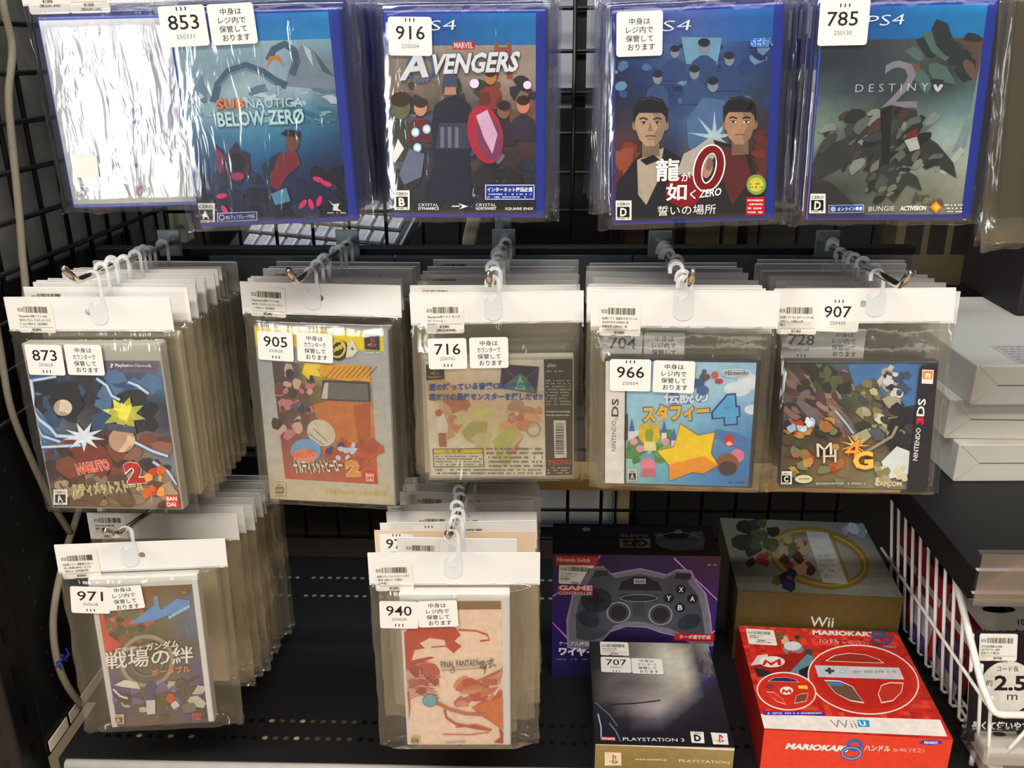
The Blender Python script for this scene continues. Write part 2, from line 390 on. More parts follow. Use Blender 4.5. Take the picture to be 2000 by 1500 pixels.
def tab_geo(zt, loop, mid, hx=0.0, lean=0.0):
    """Hang tab: rounded body stuck over the hole, a stem, and a crook that lies over the rod. zt = header top, loop = height of the rod above it."""
    P = []; r = .0085; yb = zt - .019
    for k in range(9): t = PI + PI * k / 8; P.append((r * math.cos(t), yb + r * .8 * math.sin(t)))
    R = .0072; zc = zt + loop
    P += [(r, zt - .006), (R, zt + .002)]
    for k in range(11): t = PI * k / 10; P.append((R * math.cos(t), zc + R * math.sin(t)))
    P += [(-R, zc - .004), (-R + .0034, zc - .004)]
    for k in range(11): t = PI - PI * k / 10; P.append(((R - .0034) * math.cos(t), zc + (R - .0034) * math.sin(t)))
    P += [(R - .0034, zt - .003), (-.004, zt - .009), (-.0052, zt - .004), (-r, zt - .005)]
    P = [(x + hx, z) for x, z in P]
    g = G(); g.extrude([P], mid - .0017, mid - .0008, 0, None)
    if lean:
        g.v = [(x, y + max(0, z - zt) * lean, z) for x, y, z in g.v]
    return g
def case_geo(w_, h_, t, col, bev=.0015):
    g = G(); g.box((0, t / 2, 0), (w_, t, h_), bev, 0, col); return g
def pose(x, y, z, tilt=0.0, roll=0.0, yaw=0.0):
    return Matrix.Translation((x, y, z + H)) @ (Matrix.Rotation(math.radians(yaw), 4, 'Z') @ Matrix.Rotation(math.radians(tilt), 4, 'X') @ Matrix.Rotation(math.radians(roll), 4, 'Y'))
def copy_tree(o, parent=None):
    c = o.copy(); COL.objects.link(c); c.parent = parent
    for ch in list(o.children): copy_tree(ch, c)
    return c
BAG = 'bagged_game'
def pack(name, label, group, mat, cw, ch, t, ccol, hdr, loop, film, seed, bagw=.160, bot=None, lean=0.0, hx=0.0, hcol=(222, 220, 216), hdr_w=.160, hole=True, cat='packaged game', air=.0022, wr=1.0):
    """Header card, hang tab, film and case: one hanging package. hdr = (foot, top) of the header above the case centre."""
    root = thing(name, label, cat, mat, group)
    case = case_geo(cw, ch, t, ccol).build('game_case', M_PLASTIC, root)
    header_geo(hdr_w, hdr[0], hdr[1], t / 2, hcol, hole).build('header_card', M_CARD, root)
    tab_geo(hdr[1], loop, t / 2, hx, lean).build('hang_tab', M_TAB, root)
    film_mesh(bagw, hdr[0] + .002, bot if bot is not None else -ch / 2 - .005, -cw / 2, cw / 2, -ch / 2, ch / 2, t, seed, wr, air).build('film_bag', film, root)
    return root, case
def face_art(mat, clip=None, d=.0003): return Art(mat, (0, -d, 0), (1, 0, 0), (0, 0, 1), clip)
def film_art(mat, d=.0030): return Art(mat, (0, -d, 0), (1, 0, 0), (0, 0, 1), None)
def hdr_art(mat, t): return Art(mat, (0, t / 2 - .0010, 0), (1, 0, 0), (0, 0, 1), None)
ORD = ['', 'first', 'second', 'third', 'fourth', 'fifth', 'sixth', 'seventh', 'eighth', 'ninth', 'tenth', 'eleventh', 'twelfth', 'thirteenth']
def rod(name, label, tip, back, r=.0031, up=(0, -.017, .015)):
    """Chrome prong hook with an upturned end and a back plate on the rail."""
    t, b, u = Vector(tip), Vector(back), Vector(up); root = thing(name, label, 'display hook', Matrix.Translation(b), 'display hooks')
    g = G(); d = (b - t).normalized(); q = [b, t + d * .006]
    for k in range(1, 5): s_ = k / 5; q.append((t + d * .006) * (1 - s_) ** 2 + t * 2 * s_ * (1 - s_) + (t + u * .3) * s_ ** 2)
    q += [t + u * .3, t + u]
    g.tube([p - b for p in q], r, 10); e = t + u - b
    uu = u.normalized()
    g.tube([e, e + uu * r * .5, e + uu * r * .8], r * .8, 10)
    g.build('prong', M_CHROME, root)
    p = G(); p.box((0, .004, 0), (.026, .003, .030), .001); p.build('back_plate', M_RAIL, root)
    return root
def rod_z(tip, back, y): s_ = (y - tip[1]) / (back[1] - tip[1]); return Vector(tip).lerp(Vector(back), s_)
def stack(front_desc, hook_desc, group, proto, tip, back, y0, y1, n, hdr_top, loop, seed, cols=None, tilt=0.0, sway=1.5, hx=0.0, words=None, yaw0=0.0):
    """The packages hanging behind the front one on the same hook, each a copy of a plain package with its own place and sway."""
    R = random.Random(seed)
    for i in range(n):
        y = y0 + (y1 - y0) * (i / max(1, n - 1)) + R.uniform(-.0005, .0005); p = rod_z(tip, back, y)
        c = proto if i == 0 and not proto.get('used') else copy_tree(proto)
        proto['used'] = 1
        if 'used' in c and c is not proto: del c['used']
        c.matrix_world = pose(p.x + R.uniform(-.0035, .0035) - hx, y, p.z - H - hdr_top - loop + R.uniform(-.002, .003), tilt + R.uniform(-.15, .15), R.uniform(-sway, sway), yaw0 * max(0, 1 - (i + 1) / (n * .8)) + R.uniform(-.3, .3))
        w_ = (words or 'white headed bag')
        tag(c, f'{w_}, {ORD[i + 1]} behind the {front_desc}', 'packaged game', group)
    if 'used' in proto: del proto['used']
# ================================================================ the setting
def flat(name, pts, mat):
    g = G(); g.add(pts, [list(range(len(pts)))]); return struct(g.build(name, mat))
def slab(name, c, d, mat, bev=0.0, s=True):
    g = G(); g.box((0, 0, 0), d, bev); o = g.build(name, mat, None, (c[0], c[1], c[2] + H)); return struct(o) if s else o
flat('floor', [(-3, -4, 0), (3, -4, 0), (3, 1.75, 0), (-3, 1.75, 0)], M_FLOOR)
slab('wall_back', (0, 1.72, -.1), (3.2, .03, 2.7), M_DARKWALL)
slab('wall_left', (-.585, 1.10, .10), (.012, .68, .72), M_BOARD)
# left upright with slots, bottom shelf
g = G(); g.box((0, 0, 0), (.030, .045, 1.9), .003, 0, (17, 17, 18))
for k in range(26):
    z = -.62 + k * .05
    for x in (.0155,): g.add([(x, -.004, z), (x, .004, z), (x, .004, z + .022), (x, -.004, z + .022)], [[0, 1, 2, 3]], 0, (4, 4, 4))
    g.add([(-.006, -.0226, z), (.002, -.0226, z), (.002, -.0226, z + .02), (-.006, -.0226, z + .02)], [[0, 1, 2, 3]], 0, (4, 4, 4))
tag(g.build('shelf_upright', M_PRINT, None, (-.566, .755, H - .5)), 'black slotted steel upright at the near left end of the shelving', 'upright')
root = thing('perforated_side_panel', 'black perforated metal side panel at the left end of the bottom shelf', 'side panel', Matrix.Translation((-.556, .98, H - .48)))
g = G(); g.box((0, 0, 0), (.006, .40, .52), .001)
for i in range(16):
    for j in range(7):
        y, z = -.165 + j * .055, -.24 + i * .032
        g.add([(.0034, y + .0018 * math.cos(t), z + .0018 * math.sin(t)) for t in [2 * PI * k / 8 for k in range(8)]], [list(range(8))], 1, (62, 60, 56))
g.build('panel_sheet', [M_BLACK, M_PRINT], root)
g = G()  # cream strips painted in place of light leaking past the panel foot
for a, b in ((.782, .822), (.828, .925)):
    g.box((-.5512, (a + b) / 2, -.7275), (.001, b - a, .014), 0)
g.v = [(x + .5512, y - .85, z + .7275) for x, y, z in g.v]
tag(g.build('light_leak_strip', principled('light_leak_cream', (252, 236, 206), .6), None, (-.5512, .85, H - .7275)), 'cream strip painted as leaking light, low on the black side panel', 'painted light')
root = thing('display_shelf', 'black perforated metal bottom shelf with a chrome front lip', 'shelf', Matrix.Translation((0, .99, H - .737)))
g = G(); g.box((.19, 0, -.012), (1.46, .43, .024), .001)
for y in (-.178, -.150, .108, .155):
    for k in range(108):
        x = -.50 + k * .0122
        cc = (6, 6, 6) if y < 0 else (150, 146, 132)
        if y > 0 and (k % 9 in (3,) or k < 2): cc = (20, 20, 20)
        if y < 0: cc = (150, 140, 90) if k in (3, 6, 8, 15, 18) else ((70, 64, 52) if 15 < k < 24 else (6, 6, 6))
        g.add([(x + .0034 * math.cos(t), y + .0030 * math.sin(t), .0004) for t in [2 * PI * q / 8 for q in range(8)]], [list(range(8))], 1, cc)
g.build('shelf_deck', [M_SHELF, M_PRINT], root)
g = G(); g.tube([(-.53, -.217, -.006), (.92, -.217, -.006)], .0060, 14); g.build('front_lip', principled('brushed_lip', (214, 210, 204), .3, .25, var=.1), root)
g = G(); g.box((.19, -.2185, -.034), (1.44, .003, .045), .001); g.build('price_rail', principled('steel_price_rail', (120, 118, 110), .3, .5, var=.3, vscale=9), root)
# wire grids
def grid_mesh(name, label, u0, u1, v0, v1, sp, place, r=.0026):
    g = G(); k = 0; a = u0
    while a <= u1 + 1e-6: g.tube([place(a, v0, 0), place(a, v1, 0)], r, 6); a += sp
    b = v0
    while b <= v1 + 1e-6: g.tube([place(u0, b, 1), place(u1, b, 1)], r, 6); b += sp
    return tag(g.build(name, M_WIRE, None, (0, 0, H)), label, 'wire grid')
grid_mesh('wire_grid_panel', 'black wire grid panel on the left side of the display', .68, 1.30, -.355, .27, .0475, lambda a, b, s: (-.5490 + .004 * s, a + .003, b + .005), .0028)
grid_mesh('wire_grid_panel', 'black wire grid panel across the back of the shelving', -.53, .43, -.69, .30, .05, lambda a, b, s: (a + .018, 1.2 + .005 * s, b - .011))
# the rail the middle hooks hang from
root = thing('hook_rail', 'dark steel hook rail behind the middle row of bags', 'rail', Matrix.Translation((-.05, 1.0, H - .235)))
g = G(); g.box((0, .012, .022), (.93, .020, .008), .001); g.build('top_bar', M_BLACK, root)
for a, b, m in ((-.465, -.335, M_BLACK), (-.333, -.12, M_RAIL), (-.118, .15, M_RAIL), (.152, .335, M_RAIL), (.337, .463, M_RAIL)):
    g = G(); g.box(((a + b) / 2, .004, -.006), (b - a, .004, .048), .0008); g.build('rail_plate', m, root)
root = thing('hook_rail', 'black hook rail behind the lower row of bags', 'rail', Matrix.Translation((-.28, 1.02, H - .49)))
g = G(); g.box((0, .0, .0), (.50, .014, .030), .001); g.build('top_bar', M_BLACK, root)
root = thing('hook_rail', 'black hook rail behind the top row of game cases', 'rail', Matrix.Translation((.0, 1.0, H + .085)))
g = G(); g.box((0, .012, 0), (1.06, .014, .030), .001); g.build('top_bar', M_BLACK, root)
g = G()
g.box((0, .012, -.012), (.05, .02, .09), .002)
# posts behind
tag(slab('shelf_post', (.047, 1.225, .13), (.013, .02, .40), M_BLACK, .001, False), 'slim black post behind the wire grid between two top stacks', 'post')
tag(slab('steel_bracket', (-.046, 1.03, -.18), (.018, .03, .06), M_RAIL, .001, False), 'grey steel bracket above the middle hook rail', 'bracket')
tag(slab('tan_board', (.21, 1.025, -.505), (.46, .05, .016), M_TAN, .0008, False), 'tan wooden board edge under the middle row of bags', 'board')
# things seen through the grid
o = slab('back_board', (.04, 1.33, .09), (.16, .012, .28), principled('pale_grey_board', (176, 176, 184), .5, var=.2, vscale=8), .001, False)
tag(o, 'pale grey board behind the grid between two top stacks', 'board')
o = slab('storage_box', (.03, 1.36, -.20), (.17, .16, .26), principled('black_card', (10, 11, 14), .4), .004, False)
tag(o, 'black box behind the grid under the pale grey board', 'box')
o = slab('plastic_sheet', (.045, 1.37, -.66), (.155, .01, .22), principled('pale_blue_sheet', (150, 168, 186), .35, var=.35, vscale=30, stretch=(1, 1, .05)), .012, False)
tag(o, 'pale blue sheet behind the grid under the tan board', 'sheet')
o = slab('floor_cabinet', (.05, 1.37, (-.77 - H) / 2), (.24, .08, H - .77), M_BLACK, .003, False)
tag(o, 'black cabinet behind the grid under the pale blue sheet', 'cabinet')
o = slab('cream_card', (.138, 1.37, -.715), (.022, .01, .11), principled('cream_card', (150, 148, 118), .5, var=.2), .004, False)
tag(o, 'narrow cream card behind the grid beside the pale blue sheet', 'card')
tag(slab('storage_cabinet', (-.33, 1.40, (-.302 - H) / 2), (.50, .30, H - .302), M_BLACK, .003, False), 'black cabinet behind the grid carrying the white keyboard', 'cabinet')
kb = thing('computer_keyboard', 'white keyboard lying behind the grid under the second top stack', 'keyboard', Matrix.Translation((-.33, 1.33, H - .252)) @ Matrix.Rotation(math.radians(-24), 4, 'Z') @ Matrix.Rotation(math.radians(38), 4, 'X'))
g = G(); g.box((0, 0, 0), (.30, .13, .016), .004, 0, (60, 60, 62)); g.build('keyboard_body', M_PLASTIC, kb)
for i in range(4):
    for j in range(11):
        g = G(); g.box((-.125 + j * .0245 + .006 * i, .045 - i * .028, .011), (.019, .022, .008), .002, 0, (205, 205, 206)); g.build('key', M_PLASTIC, kb)
o = slab('sensor_bar', (-.205, 1.42, -.25), (.022, .16, .02), principled('ivory_plastic', (205, 200, 186), .35), .004, False); o.rotation_euler = (.5, 0, -.5)
tag(o, 'ivory bar lying at an angle beside the white keyboard', 'bar')
o = slab('paper_tube', (-.094, 1.31, -.20), (.020, .03, .17), principled('pale_paper', (190, 188, 176), .6), .006, False); o.rotation_euler = (.3, .25, 0)
tag(o, 'pale leaning tube behind the grid left of the grey bracket', 'tube')
o = slab('pale_post', (-.512, 1.25, -.19), (.022, .03, .12), principled('pale_post_paint', (168, 170, 150), .5, var=.3, vscale=25), .002, False)
tag(o, 'pale post behind the left end of the hook rail', 'post')
o = slab('black_cabinet', (-.50, 1.47, -.15), (.10, .05, .30), M_BLACK, .003, False)
tag(o, 'black cabinet edge behind the hook rail under the first two top stacks', 'cabinet')
for k, (x, z, s_) in enumerate(((.155, -.235, .075), (.245, -.23, .08), (.335, -.24, .07))):
    root = thing('stock_box', f'dim boxed stock behind the grid above the hook rail, {("first", "second", "third")[k]} from the left', 'box', Matrix.Translation((x, 1.36, z + H)), 'boxed stock behind the grid')
    g = G(); g.box((0, 0, 0), (s_, .08, .12), .002, 0, ((52, 46, 30), (60, 56, 38), (38, 40, 34))[k]); g.build('carton', M_PRINT, root)
    g = G(); g.box((.01, -.0405, .02), (s_ * .5, .0006, .035), 0, 0, ((120, 96, 30), (90, 84, 60), (70, 78, 60))[k]); g.build('printed_panel', M_PRINT, root)
root = thing('stock_box', 'dim tan carton with dark windows behind the grid at right', 'box', Matrix.Translation((.605, 1.42, H - .275)))
g = G(); g.box((0, 0, 0), (.125, .06, .15), .002, 0, (84, 74, 54)); g.build('carton', M_PRINT, root)
for x in (-.036, .0, .036):
    g = G(); g.box((x, -.0305, .0), (.026, .0008, .05), 0, 0, (34, 30, 26)); g.build('dark_window', M_PRINT, root)
tag(slab('end_panel', (-.80, .742, -.50), (.44, .012, 1.4), principled('dark_grey_panel', (34, 34, 33), .5, 0, .4, bump=.1, bscale=700, var=.2), .001, False), 'dark grey end panel at the lower left corner beside the slotted upright', 'panel')
# cords on the left panel
def cord(name, label, pts, r=.0036, n=6):
    P = [Vector(p) for p in pts]; Q = []
    for i in range(len(P) - 1):
        p0, p1, p2, p3 = P[max(i - 1, 0)], P[i], P[i + 1], P[min(i + 2, len(P) - 1)]
        for k in range(n):
            t = k / n; Q.append(.5 * ((2 * p1) + (p2 - p0) * t + (2 * p0 - 5 * p1 + 4 * p2 - p3) * t * t + (3 * p1 - p0 - 3 * p2 + p3) * t ** 3))
    Q.append(P[-1]); o0 = Q[0]; g = G(); g.tube([q - o0 for q in Q], r, 8)
    return tag(g.build(name, M_ROPE, None, o0), label, 'cord')
XL = -.5405
cord('hanging_cord', 'grey cord hanging down the upper left wire grid', [at_x(x, y, XL) for x, y in ((0, -40), (8, 20), (24, 95), (17, 190), (26, 300), (36, 400), (44, 500), (50, 560), (52, 620))], .0040)
cord('hanging_cord', 'grey cord slanting down past the left edge of the front yellow haired bag'.replace('yellow haired', 'leftmost'), [at_x(x, y, XL) for x, y in ((-14, 600), (2, 690), (22, 800), (62, 900), (100, 980), (138, 1042))], .0036)
cr = cord('hanging_cord', 'grey cord bowing out beside the lower left bag, tied with blue', [at_x(x, y, XL) for x, y in ((158, 980), (147, 1020), (132, 1065), (112, 1150), (104, 1220), (112, 1290), (132, 1340), (160, 1378))], .0040)
g = G(); p = at_x(115, 1289, XL) - Vector(cr.location)
for k in range(7):
    a = k * 1.3; g.tube([p + Vector((.004, 0, 0)), p + Vector((.005 + .003 * math.cos(a), .008 * math.cos(a), .005 * math.sin(a))), p + Vector((.004, .013 * math.cos(a + .4), .008 * math.sin(a * 1.2)))], .0012, 5)
g.tube([p + Vector((.0046 * math.cos(t), .0046 * math.sin(t), 0)) for t in [k * PI / 5 for k in range(11)]], .0013, 5)
g.build('blue_tie', principled('blue_tie_wire', (24, 48, 150), .4), cr)

# ================================================================ hooks
YB = .985
def tip(px, py, y): p = at_y(px, py, y); return (p.x, p.y, p.z)
RT = [tip(150, 549, .762), tip(577, 552, .79), tip(957, 559, .768), tip(1345, 558, .722), tip(1758, 559, .748)]
RB = [(-.421, YB, -.200 + H), (-.219, YB, -.200 + H), (-.044, YB, -.200 + H), (.129, YB, -.202 + H), (.312, YB, -.202 + H)]
HK = ['leftmost middle hook', 'second middle hook from the left', 'centre hook of the middle row', 'fourth middle hook from the left', 'rightmost middle hook']
for k in range(5): rod('display_hook', 'chrome prong of the ' + HK[k] + ' with its upturned end', RT[k], RB[k])
RT3 = [tip(228, 1046, .728), tip(879, 1052, .703)]
RB3 = [(-.408, 1.012, -.484 + H), (-.085, 1.012, -.480 + H)]
rod('display_hook', 'chrome prong of the lower left hook with its upturned end', RT3[0], RB3[0])
rod('display_hook', 'chrome prong of the lower right hook with its round end', RT3[1], RB3[1])
X1 = [-.384, -.228, -.066, .124, .288]
RT1 = [(x, (.80, .735, .76, .735, .735)[k], .090 + H) for k, x in enumerate(X1)]; RB1 = [(x, YB, .086 + H) for x in X1]
for k in range(5): rod('display_hook', ('chrome prong above the pale glare covered case', 'chrome prong above the snowy sea case', 'chrome prong above the team cover case', 'chrome prong above the two men cover case', 'chrome prong above the grey green cover case')[k] + ' at top', RT1[k], RB1[k])

BLUE = (28, 52, 165)
# ================================================================ plain packages hanging behind
def plain(nm, cw, ch, t, ccol, hdr, loop, film, seed, price=None, number=None, **kw):
    root, case = pack(BAG, 'tmp', None, pose(0, 0, 0), cw, ch, t, ccol, hdr, loop, film, seed, **kw)
    del root['label']
    a = hdr_art(pose(0, 0, 0), t)
    if price:
        a.g = G(); sticker_uv(a, -.057, (hdr[0] + hdr[1]) / 2, 'price', price); a.build('price_label', root, M_CARD)
    if number:
        a.g = G(); sticker_uv(a, number[0], hdr[0] + .013, *number[1:]); a.build('number_sticker' if number[1] == 'number' else 'notice_sticker', root, M_CARD)
    return root
P2 = (('Playstation3用ソフト', 'CERO B（12歳以上'), '280', '308')
# ---------------------------------------------------------------- top row
def band_print(a, clip, bandrows, v_split, rows):
    a.clip = clip
    a.grid((clip[0], v_split, clip[2], clip[3]), bandrows); a.grid((clip[0], clip[1], clip[2], v_split), rows)
def spine(root, cols, cw=.135, ch=.170, t=.014):
    g = G(); x = -cw / 2 - .0003; n = len(cols)
    for i, (f0, f1, c) in enumerate(cols):
        z0, z1 = ch / 2 - .004 - f0 * (ch - .008), ch / 2 - .004 - f1 * (ch - .008)
        g.add([(x, .0015, z1), (x, .0015, z0), (x, t - .0015, z0), (x, t - .0015, z1)], [[0, 1, 2, 3]], 0, c)
    g.build('spine_print', M_PRINT, root)
T1 = dict(cw=.135, ch=.170, t=.014, hdr=(.0945, .1265), loop=.010, film=M_FILM)
PR = (-.0655, -.0805, .0590, .0820)
# glare covered case
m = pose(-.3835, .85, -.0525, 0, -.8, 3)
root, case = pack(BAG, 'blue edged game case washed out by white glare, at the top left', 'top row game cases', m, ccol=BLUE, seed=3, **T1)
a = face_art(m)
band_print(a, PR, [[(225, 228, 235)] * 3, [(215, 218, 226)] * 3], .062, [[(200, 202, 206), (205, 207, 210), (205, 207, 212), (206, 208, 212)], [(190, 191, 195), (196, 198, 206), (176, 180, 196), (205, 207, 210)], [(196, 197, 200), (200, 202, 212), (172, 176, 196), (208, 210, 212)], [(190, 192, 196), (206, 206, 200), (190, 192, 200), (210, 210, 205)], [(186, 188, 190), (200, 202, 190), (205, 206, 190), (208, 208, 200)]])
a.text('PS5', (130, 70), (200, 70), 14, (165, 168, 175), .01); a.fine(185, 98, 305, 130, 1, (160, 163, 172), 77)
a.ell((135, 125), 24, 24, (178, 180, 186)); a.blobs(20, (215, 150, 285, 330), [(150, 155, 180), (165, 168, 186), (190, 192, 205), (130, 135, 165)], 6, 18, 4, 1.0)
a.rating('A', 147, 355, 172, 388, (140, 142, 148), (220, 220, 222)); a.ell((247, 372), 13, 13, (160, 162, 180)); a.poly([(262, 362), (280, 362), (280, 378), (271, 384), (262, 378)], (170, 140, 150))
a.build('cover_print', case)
f = film_art(m); stick(f, root, 'number_sticker', (167, 325), 'number', (True, '', ''), -3, .023, .021)
h = hdr_art(m, .014); stick(h, root, 'price_label', (92, -8), 'price', (('PS5用ソフト',), '1300', '1,430')); stick(h, root, 'price_label', (172, -10), 'price', (('PS5用ソフト', 'CERO A'), '1300', '1,430'))
# snowy sea case
m = pose(-.228, .759, -.053, 1.3, -1.3, 4.8)
root, case = pack(BAG, 'blue game case in clear bag with a snowy sea cover and sticker 853', 'top row game cases', m, ccol=BLUE, seed=7, **T1)
a = face_art(m)
band_print(a, PR, [[(36, 60, 170), (32, 100, 190), (24, 130, 205), (20, 140, 205)], [(40, 80, 180), (40, 120, 195), (30, 140, 205), (25, 140, 205)]], .062,
 [[(150, 180, 195), (150, 182, 196), (158, 190, 204), (165, 196, 208), (150, 185, 200), (140, 178, 196)],
  [(138, 172, 186), (140, 172, 186), (128, 158, 172), (150, 184, 198), (130, 160, 176), (112, 140, 156)],
  [(126, 160, 175), (150, 178, 188), (172, 198, 206), (170, 196, 206), (172, 196, 206), (120, 142, 152)],
  [(132, 170, 184), (152, 188, 200), (140, 184, 198), (112, 166, 188), (92, 150, 176), (84, 130, 152)],
  [(56, 116, 148), (62, 130, 164), (70, 146, 178), (56, 138, 174), (46, 118, 154), (36, 92, 128)],
  [(22, 66, 112), (24, 90, 140), (28, 108, 160), (26, 100, 152), (22, 74, 120), (18, 52, 98)],
  [(18, 42, 88), (22, 54, 98), (26, 66, 116), (24, 52, 98), (22, 40, 84), (18, 34, 74)],
  [(16, 28, 62), (20, 34, 70), (26, 46, 84), (24, 40, 76), (18, 26, 56), (12, 18, 42)],
  [(14, 14, 24), (14, 16, 28), (16, 30, 50), (14, 20, 34), (12, 12, 22), (10, 10, 18)]])
R = random.Random(5)
a.tri([(555, 168), (570, 120), (590, 84), (612, 98), (636, 128), (660, 150), (662, 178)], (128, 148, 162)); a.tri([(590, 84), (600, 110), (612, 130), (606, 98)], (200, 214, 222)); a.tri([(612, 98), (630, 140), (655, 150), (636, 128)], (84, 100, 114))
a.tri([(366, 200), (384, 165), (396, 143), (404, 166), (416, 196)], (112, 140, 158)); a.tri([(396, 143), (400, 165), (408, 180), (404, 166)], (190, 205, 214))
a.line([(418, 200), (426, 165), (446, 140), (480, 128), (512, 140), (538, 158), (560, 168)], 15, (66, 98, 120)); a.line([(430, 168), (448, 146), (480, 134), (510, 146), (536, 164)], 5, (110, 142, 160))
a.line([(524, 118), (535, 96), (556, 86), (574, 98), (580, 120), (570, 146)], 14, (74, 100, 118)); a.tri([(520, 134), (526, 110), (546, 108), (556, 132), (544, 118), (534, 116)], (208, 130, 60))
a.blobs(26, (370, 175, 660, 205), [(190, 210, 218), (150, 178, 192), (205, 220, 226), (96, 130, 150)], 3, 10, 9, 2.4); a.blobs(20, (365, 212, 670, 240), [(90, 150, 178), (140, 186, 200), (60, 120, 152)], 2, 6, 10, 4)
a.blobs(34, (370, 330, 680, 420), [(12, 18, 40), (22, 34, 66), (16, 24, 50), (40, 52, 84)], 6, 22, 11, 1.6)
a.tri([(420, 282), (444, 300), (462, 276), (470, 292), (488, 300), (490, 330), (470, 360), (440, 352), (424, 330)], (58, 36, 66)); a.tri([(420, 282), (440, 306), (432, 340), (424, 330)], (136, 60, 90)); a.ell((464, 318), 15, 20, (22, 14, 34)); a.ell((465, 344), 12, 8, (176, 50, 96))
a.tri([(545, 300), (578, 292), (588, 320), (560, 345), (545, 372), (528, 362), (532, 335), (514, 330)], (132, 34, 48)); a.tri([(512, 322), (546, 296), (536, 330), (516, 346)], (20, 52, 74)); a.ell((573, 276), 13, 19, (122, 76, 56), 8); a.tri([(548, 262), (560, 252), (586, 256), (588, 268), (566, 266)], (30, 22, 26)); a.tri([(530, 378), (560, 366), (568, 392), (538, 400)], (86, 150, 178))
for x, y, q in ((434, 382, -10), (622, 350, 15), (638, 358, 20), (592, 398, -50), (608, 398, 70), (624, 392, -70), (440, 410, 60)): a.ell((x, y), 11, 5, (226, 50, 120), q)
a.text('SUB', (425, 213), (479, 211), 19, (236, 140, 60), .025, out=(150, 70, 30)); a.text('NAUTICA', (482, 211), (593, 208), 18, (196, 222, 230), .01)
a.text('BELOW ZERØ', (428, 248), (596, 241), 30, (196, 232, 234), .03, out=(50, 100, 128), ob=.02)
a.rating('A', 386, 396, 421, 435); a.poly([(425, 434), (504, 430), (503, 412), (425, 415)], (170, 182, 215)); a.poly([(427, 432), (502, 428), (501, 414), (427, 417)], (24, 44, 120))
a.ring((434, 424), 5, 5, 1.2, (235, 235, 240)); a.text('PS5 アップグレード対応', (443, 428), (499, 425), 8, (235, 235, 240), .01)
a.tri([(642, 390), (652, 398), (664, 396), (660, 406), (668, 412), (650, 410), (652, 402)], (235, 232, 220)); a.fine(640, 412, 680, 418, 1, (220, 220, 215), 4)
a.build('cover_print', case)
f = film_art(m); stick(f, root, 'number_sticker', (359, 51), 'number', (True, '853', '250331'), 1); stick(f, root, 'notice_sticker', (454, 47), 'notice', 'r', 1)
# team cover
m = pose(-.066, .792, -.053, -.8, .1, -.2)
root, case = pack(BAG, 'blue game case in clear bag with a dark team cover and sticker 916', 'top row game cases', m, ccol=BLUE, seed=11, **T1)
a = face_art(m)
band_print(a, PR, [[(24, 60, 160), (20, 90, 175), (14, 120, 190), (12, 130, 195)], [(24, 66, 160), (18, 96, 178), (12, 124, 192), (10, 132, 196)]], .0575,
 [[(150, 138, 122), (170, 158, 144), (176, 164, 148), (182, 168, 152), (182, 168, 152), (168, 150, 134)],
  [(142, 130, 114), (152, 140, 126), (138, 128, 116), (172, 160, 148), (190, 172, 156), (180, 164, 148)],
  [(104, 96, 78), (128, 112, 94), (80, 76, 78), (110, 98, 98), (150, 118, 104), (166, 130, 118)],
  [(78, 78, 58), (118, 106, 108), (44, 46, 58), (92, 58, 64), (84, 58, 54), (96, 60, 58)],
  [(116, 120, 128), (62, 70, 92), (34, 36, 48), (104, 70, 80), (64, 48, 52), (74, 46, 48)],
  [(52, 56, 62), (42, 46, 54), (30, 32, 42), (46, 42, 46), (42, 36, 38), (54, 38, 38)],
  [(26, 26, 30), (30, 30, 34), (22, 22, 28), (32, 28, 30), (36, 30, 30), (26, 22, 24)]])
a.tri([(962, 155), (966, 84), (974, 80), (974, 92), (990, 92), (990, 80), (999, 84), (1002, 155), (990, 155), (988, 116), (976, 116), (974, 155)], (172, 92, 72))
a.text('MARVEL', (887, 94), (925, 94), 13, (238, 232, 228), .03) if False else None
a.poly([(884, 97), (927, 97), (927, 80), (884, 80)], (204, 44, 40)); a.text('MARVEL', (887, 94.5), (924, 94.5), 12, (240, 236, 232), .03)
a.blobs(30, (765, 160, 1050, 240), [(70, 72, 48), (96, 60, 52), (130, 92, 74), (54, 50, 56), (150, 120, 104)], 8, 22, 21, 1.0); a.blobs(46, (765, 230, 1050, 345), [(40, 46, 66), (80, 92, 120), (120, 130, 150), (90, 40, 48), (34, 34, 44), (60, 52, 50)], 6, 20, 22, 1.2)
a.blobs(40, (770, 330, 1050, 405), [(24, 24, 30), (40, 40, 46), (34, 28, 30), (52, 46, 48)], 8, 24, 23, 1.0)
for x, y, k, c1, c2 in ((783, 208, 1.15, (84, 88, 60), (62, 68, 42)), (822, 210, .75, (170, 124, 100), (110, 40, 40)), (958, 150, .7, (150, 110, 60), (120, 50, 44)), (984, 215, .75, (120, 80, 66), (50, 40, 50)), (1022, 205, .75, (176, 110, 90), (50, 44, 56))):
    a.tri([(x - 34 * k, y + 90 * k), (x - 28 * k, y + 40 * k), (x - 10 * k, y + 26 * k), (x + 10 * k, y + 26 * k), (x + 28 * k, y + 40 * k), (x + 32 * k, y + 90 * k)], c2); a.ell((x, y), 17 * k, 22 * k, c1); a.ell((x, y - 12 * k), 17 * k, 13 * k, (52, 36, 30))
a.tri([(842, 395), (848, 300), (842, 250), (850, 205), (872, 190), (894, 190), (918, 205), (926, 260), (916, 310), (925, 395)], (34, 36, 50)); a.ell((880, 165), 15, 24, (60, 64, 82)); a.poly([(868, 185), (892, 185), (890, 170), (870, 170)], (156, 112, 92)); a.poly([(852, 290), (918, 290), (912, 240), (858, 240)], (52, 56, 74))
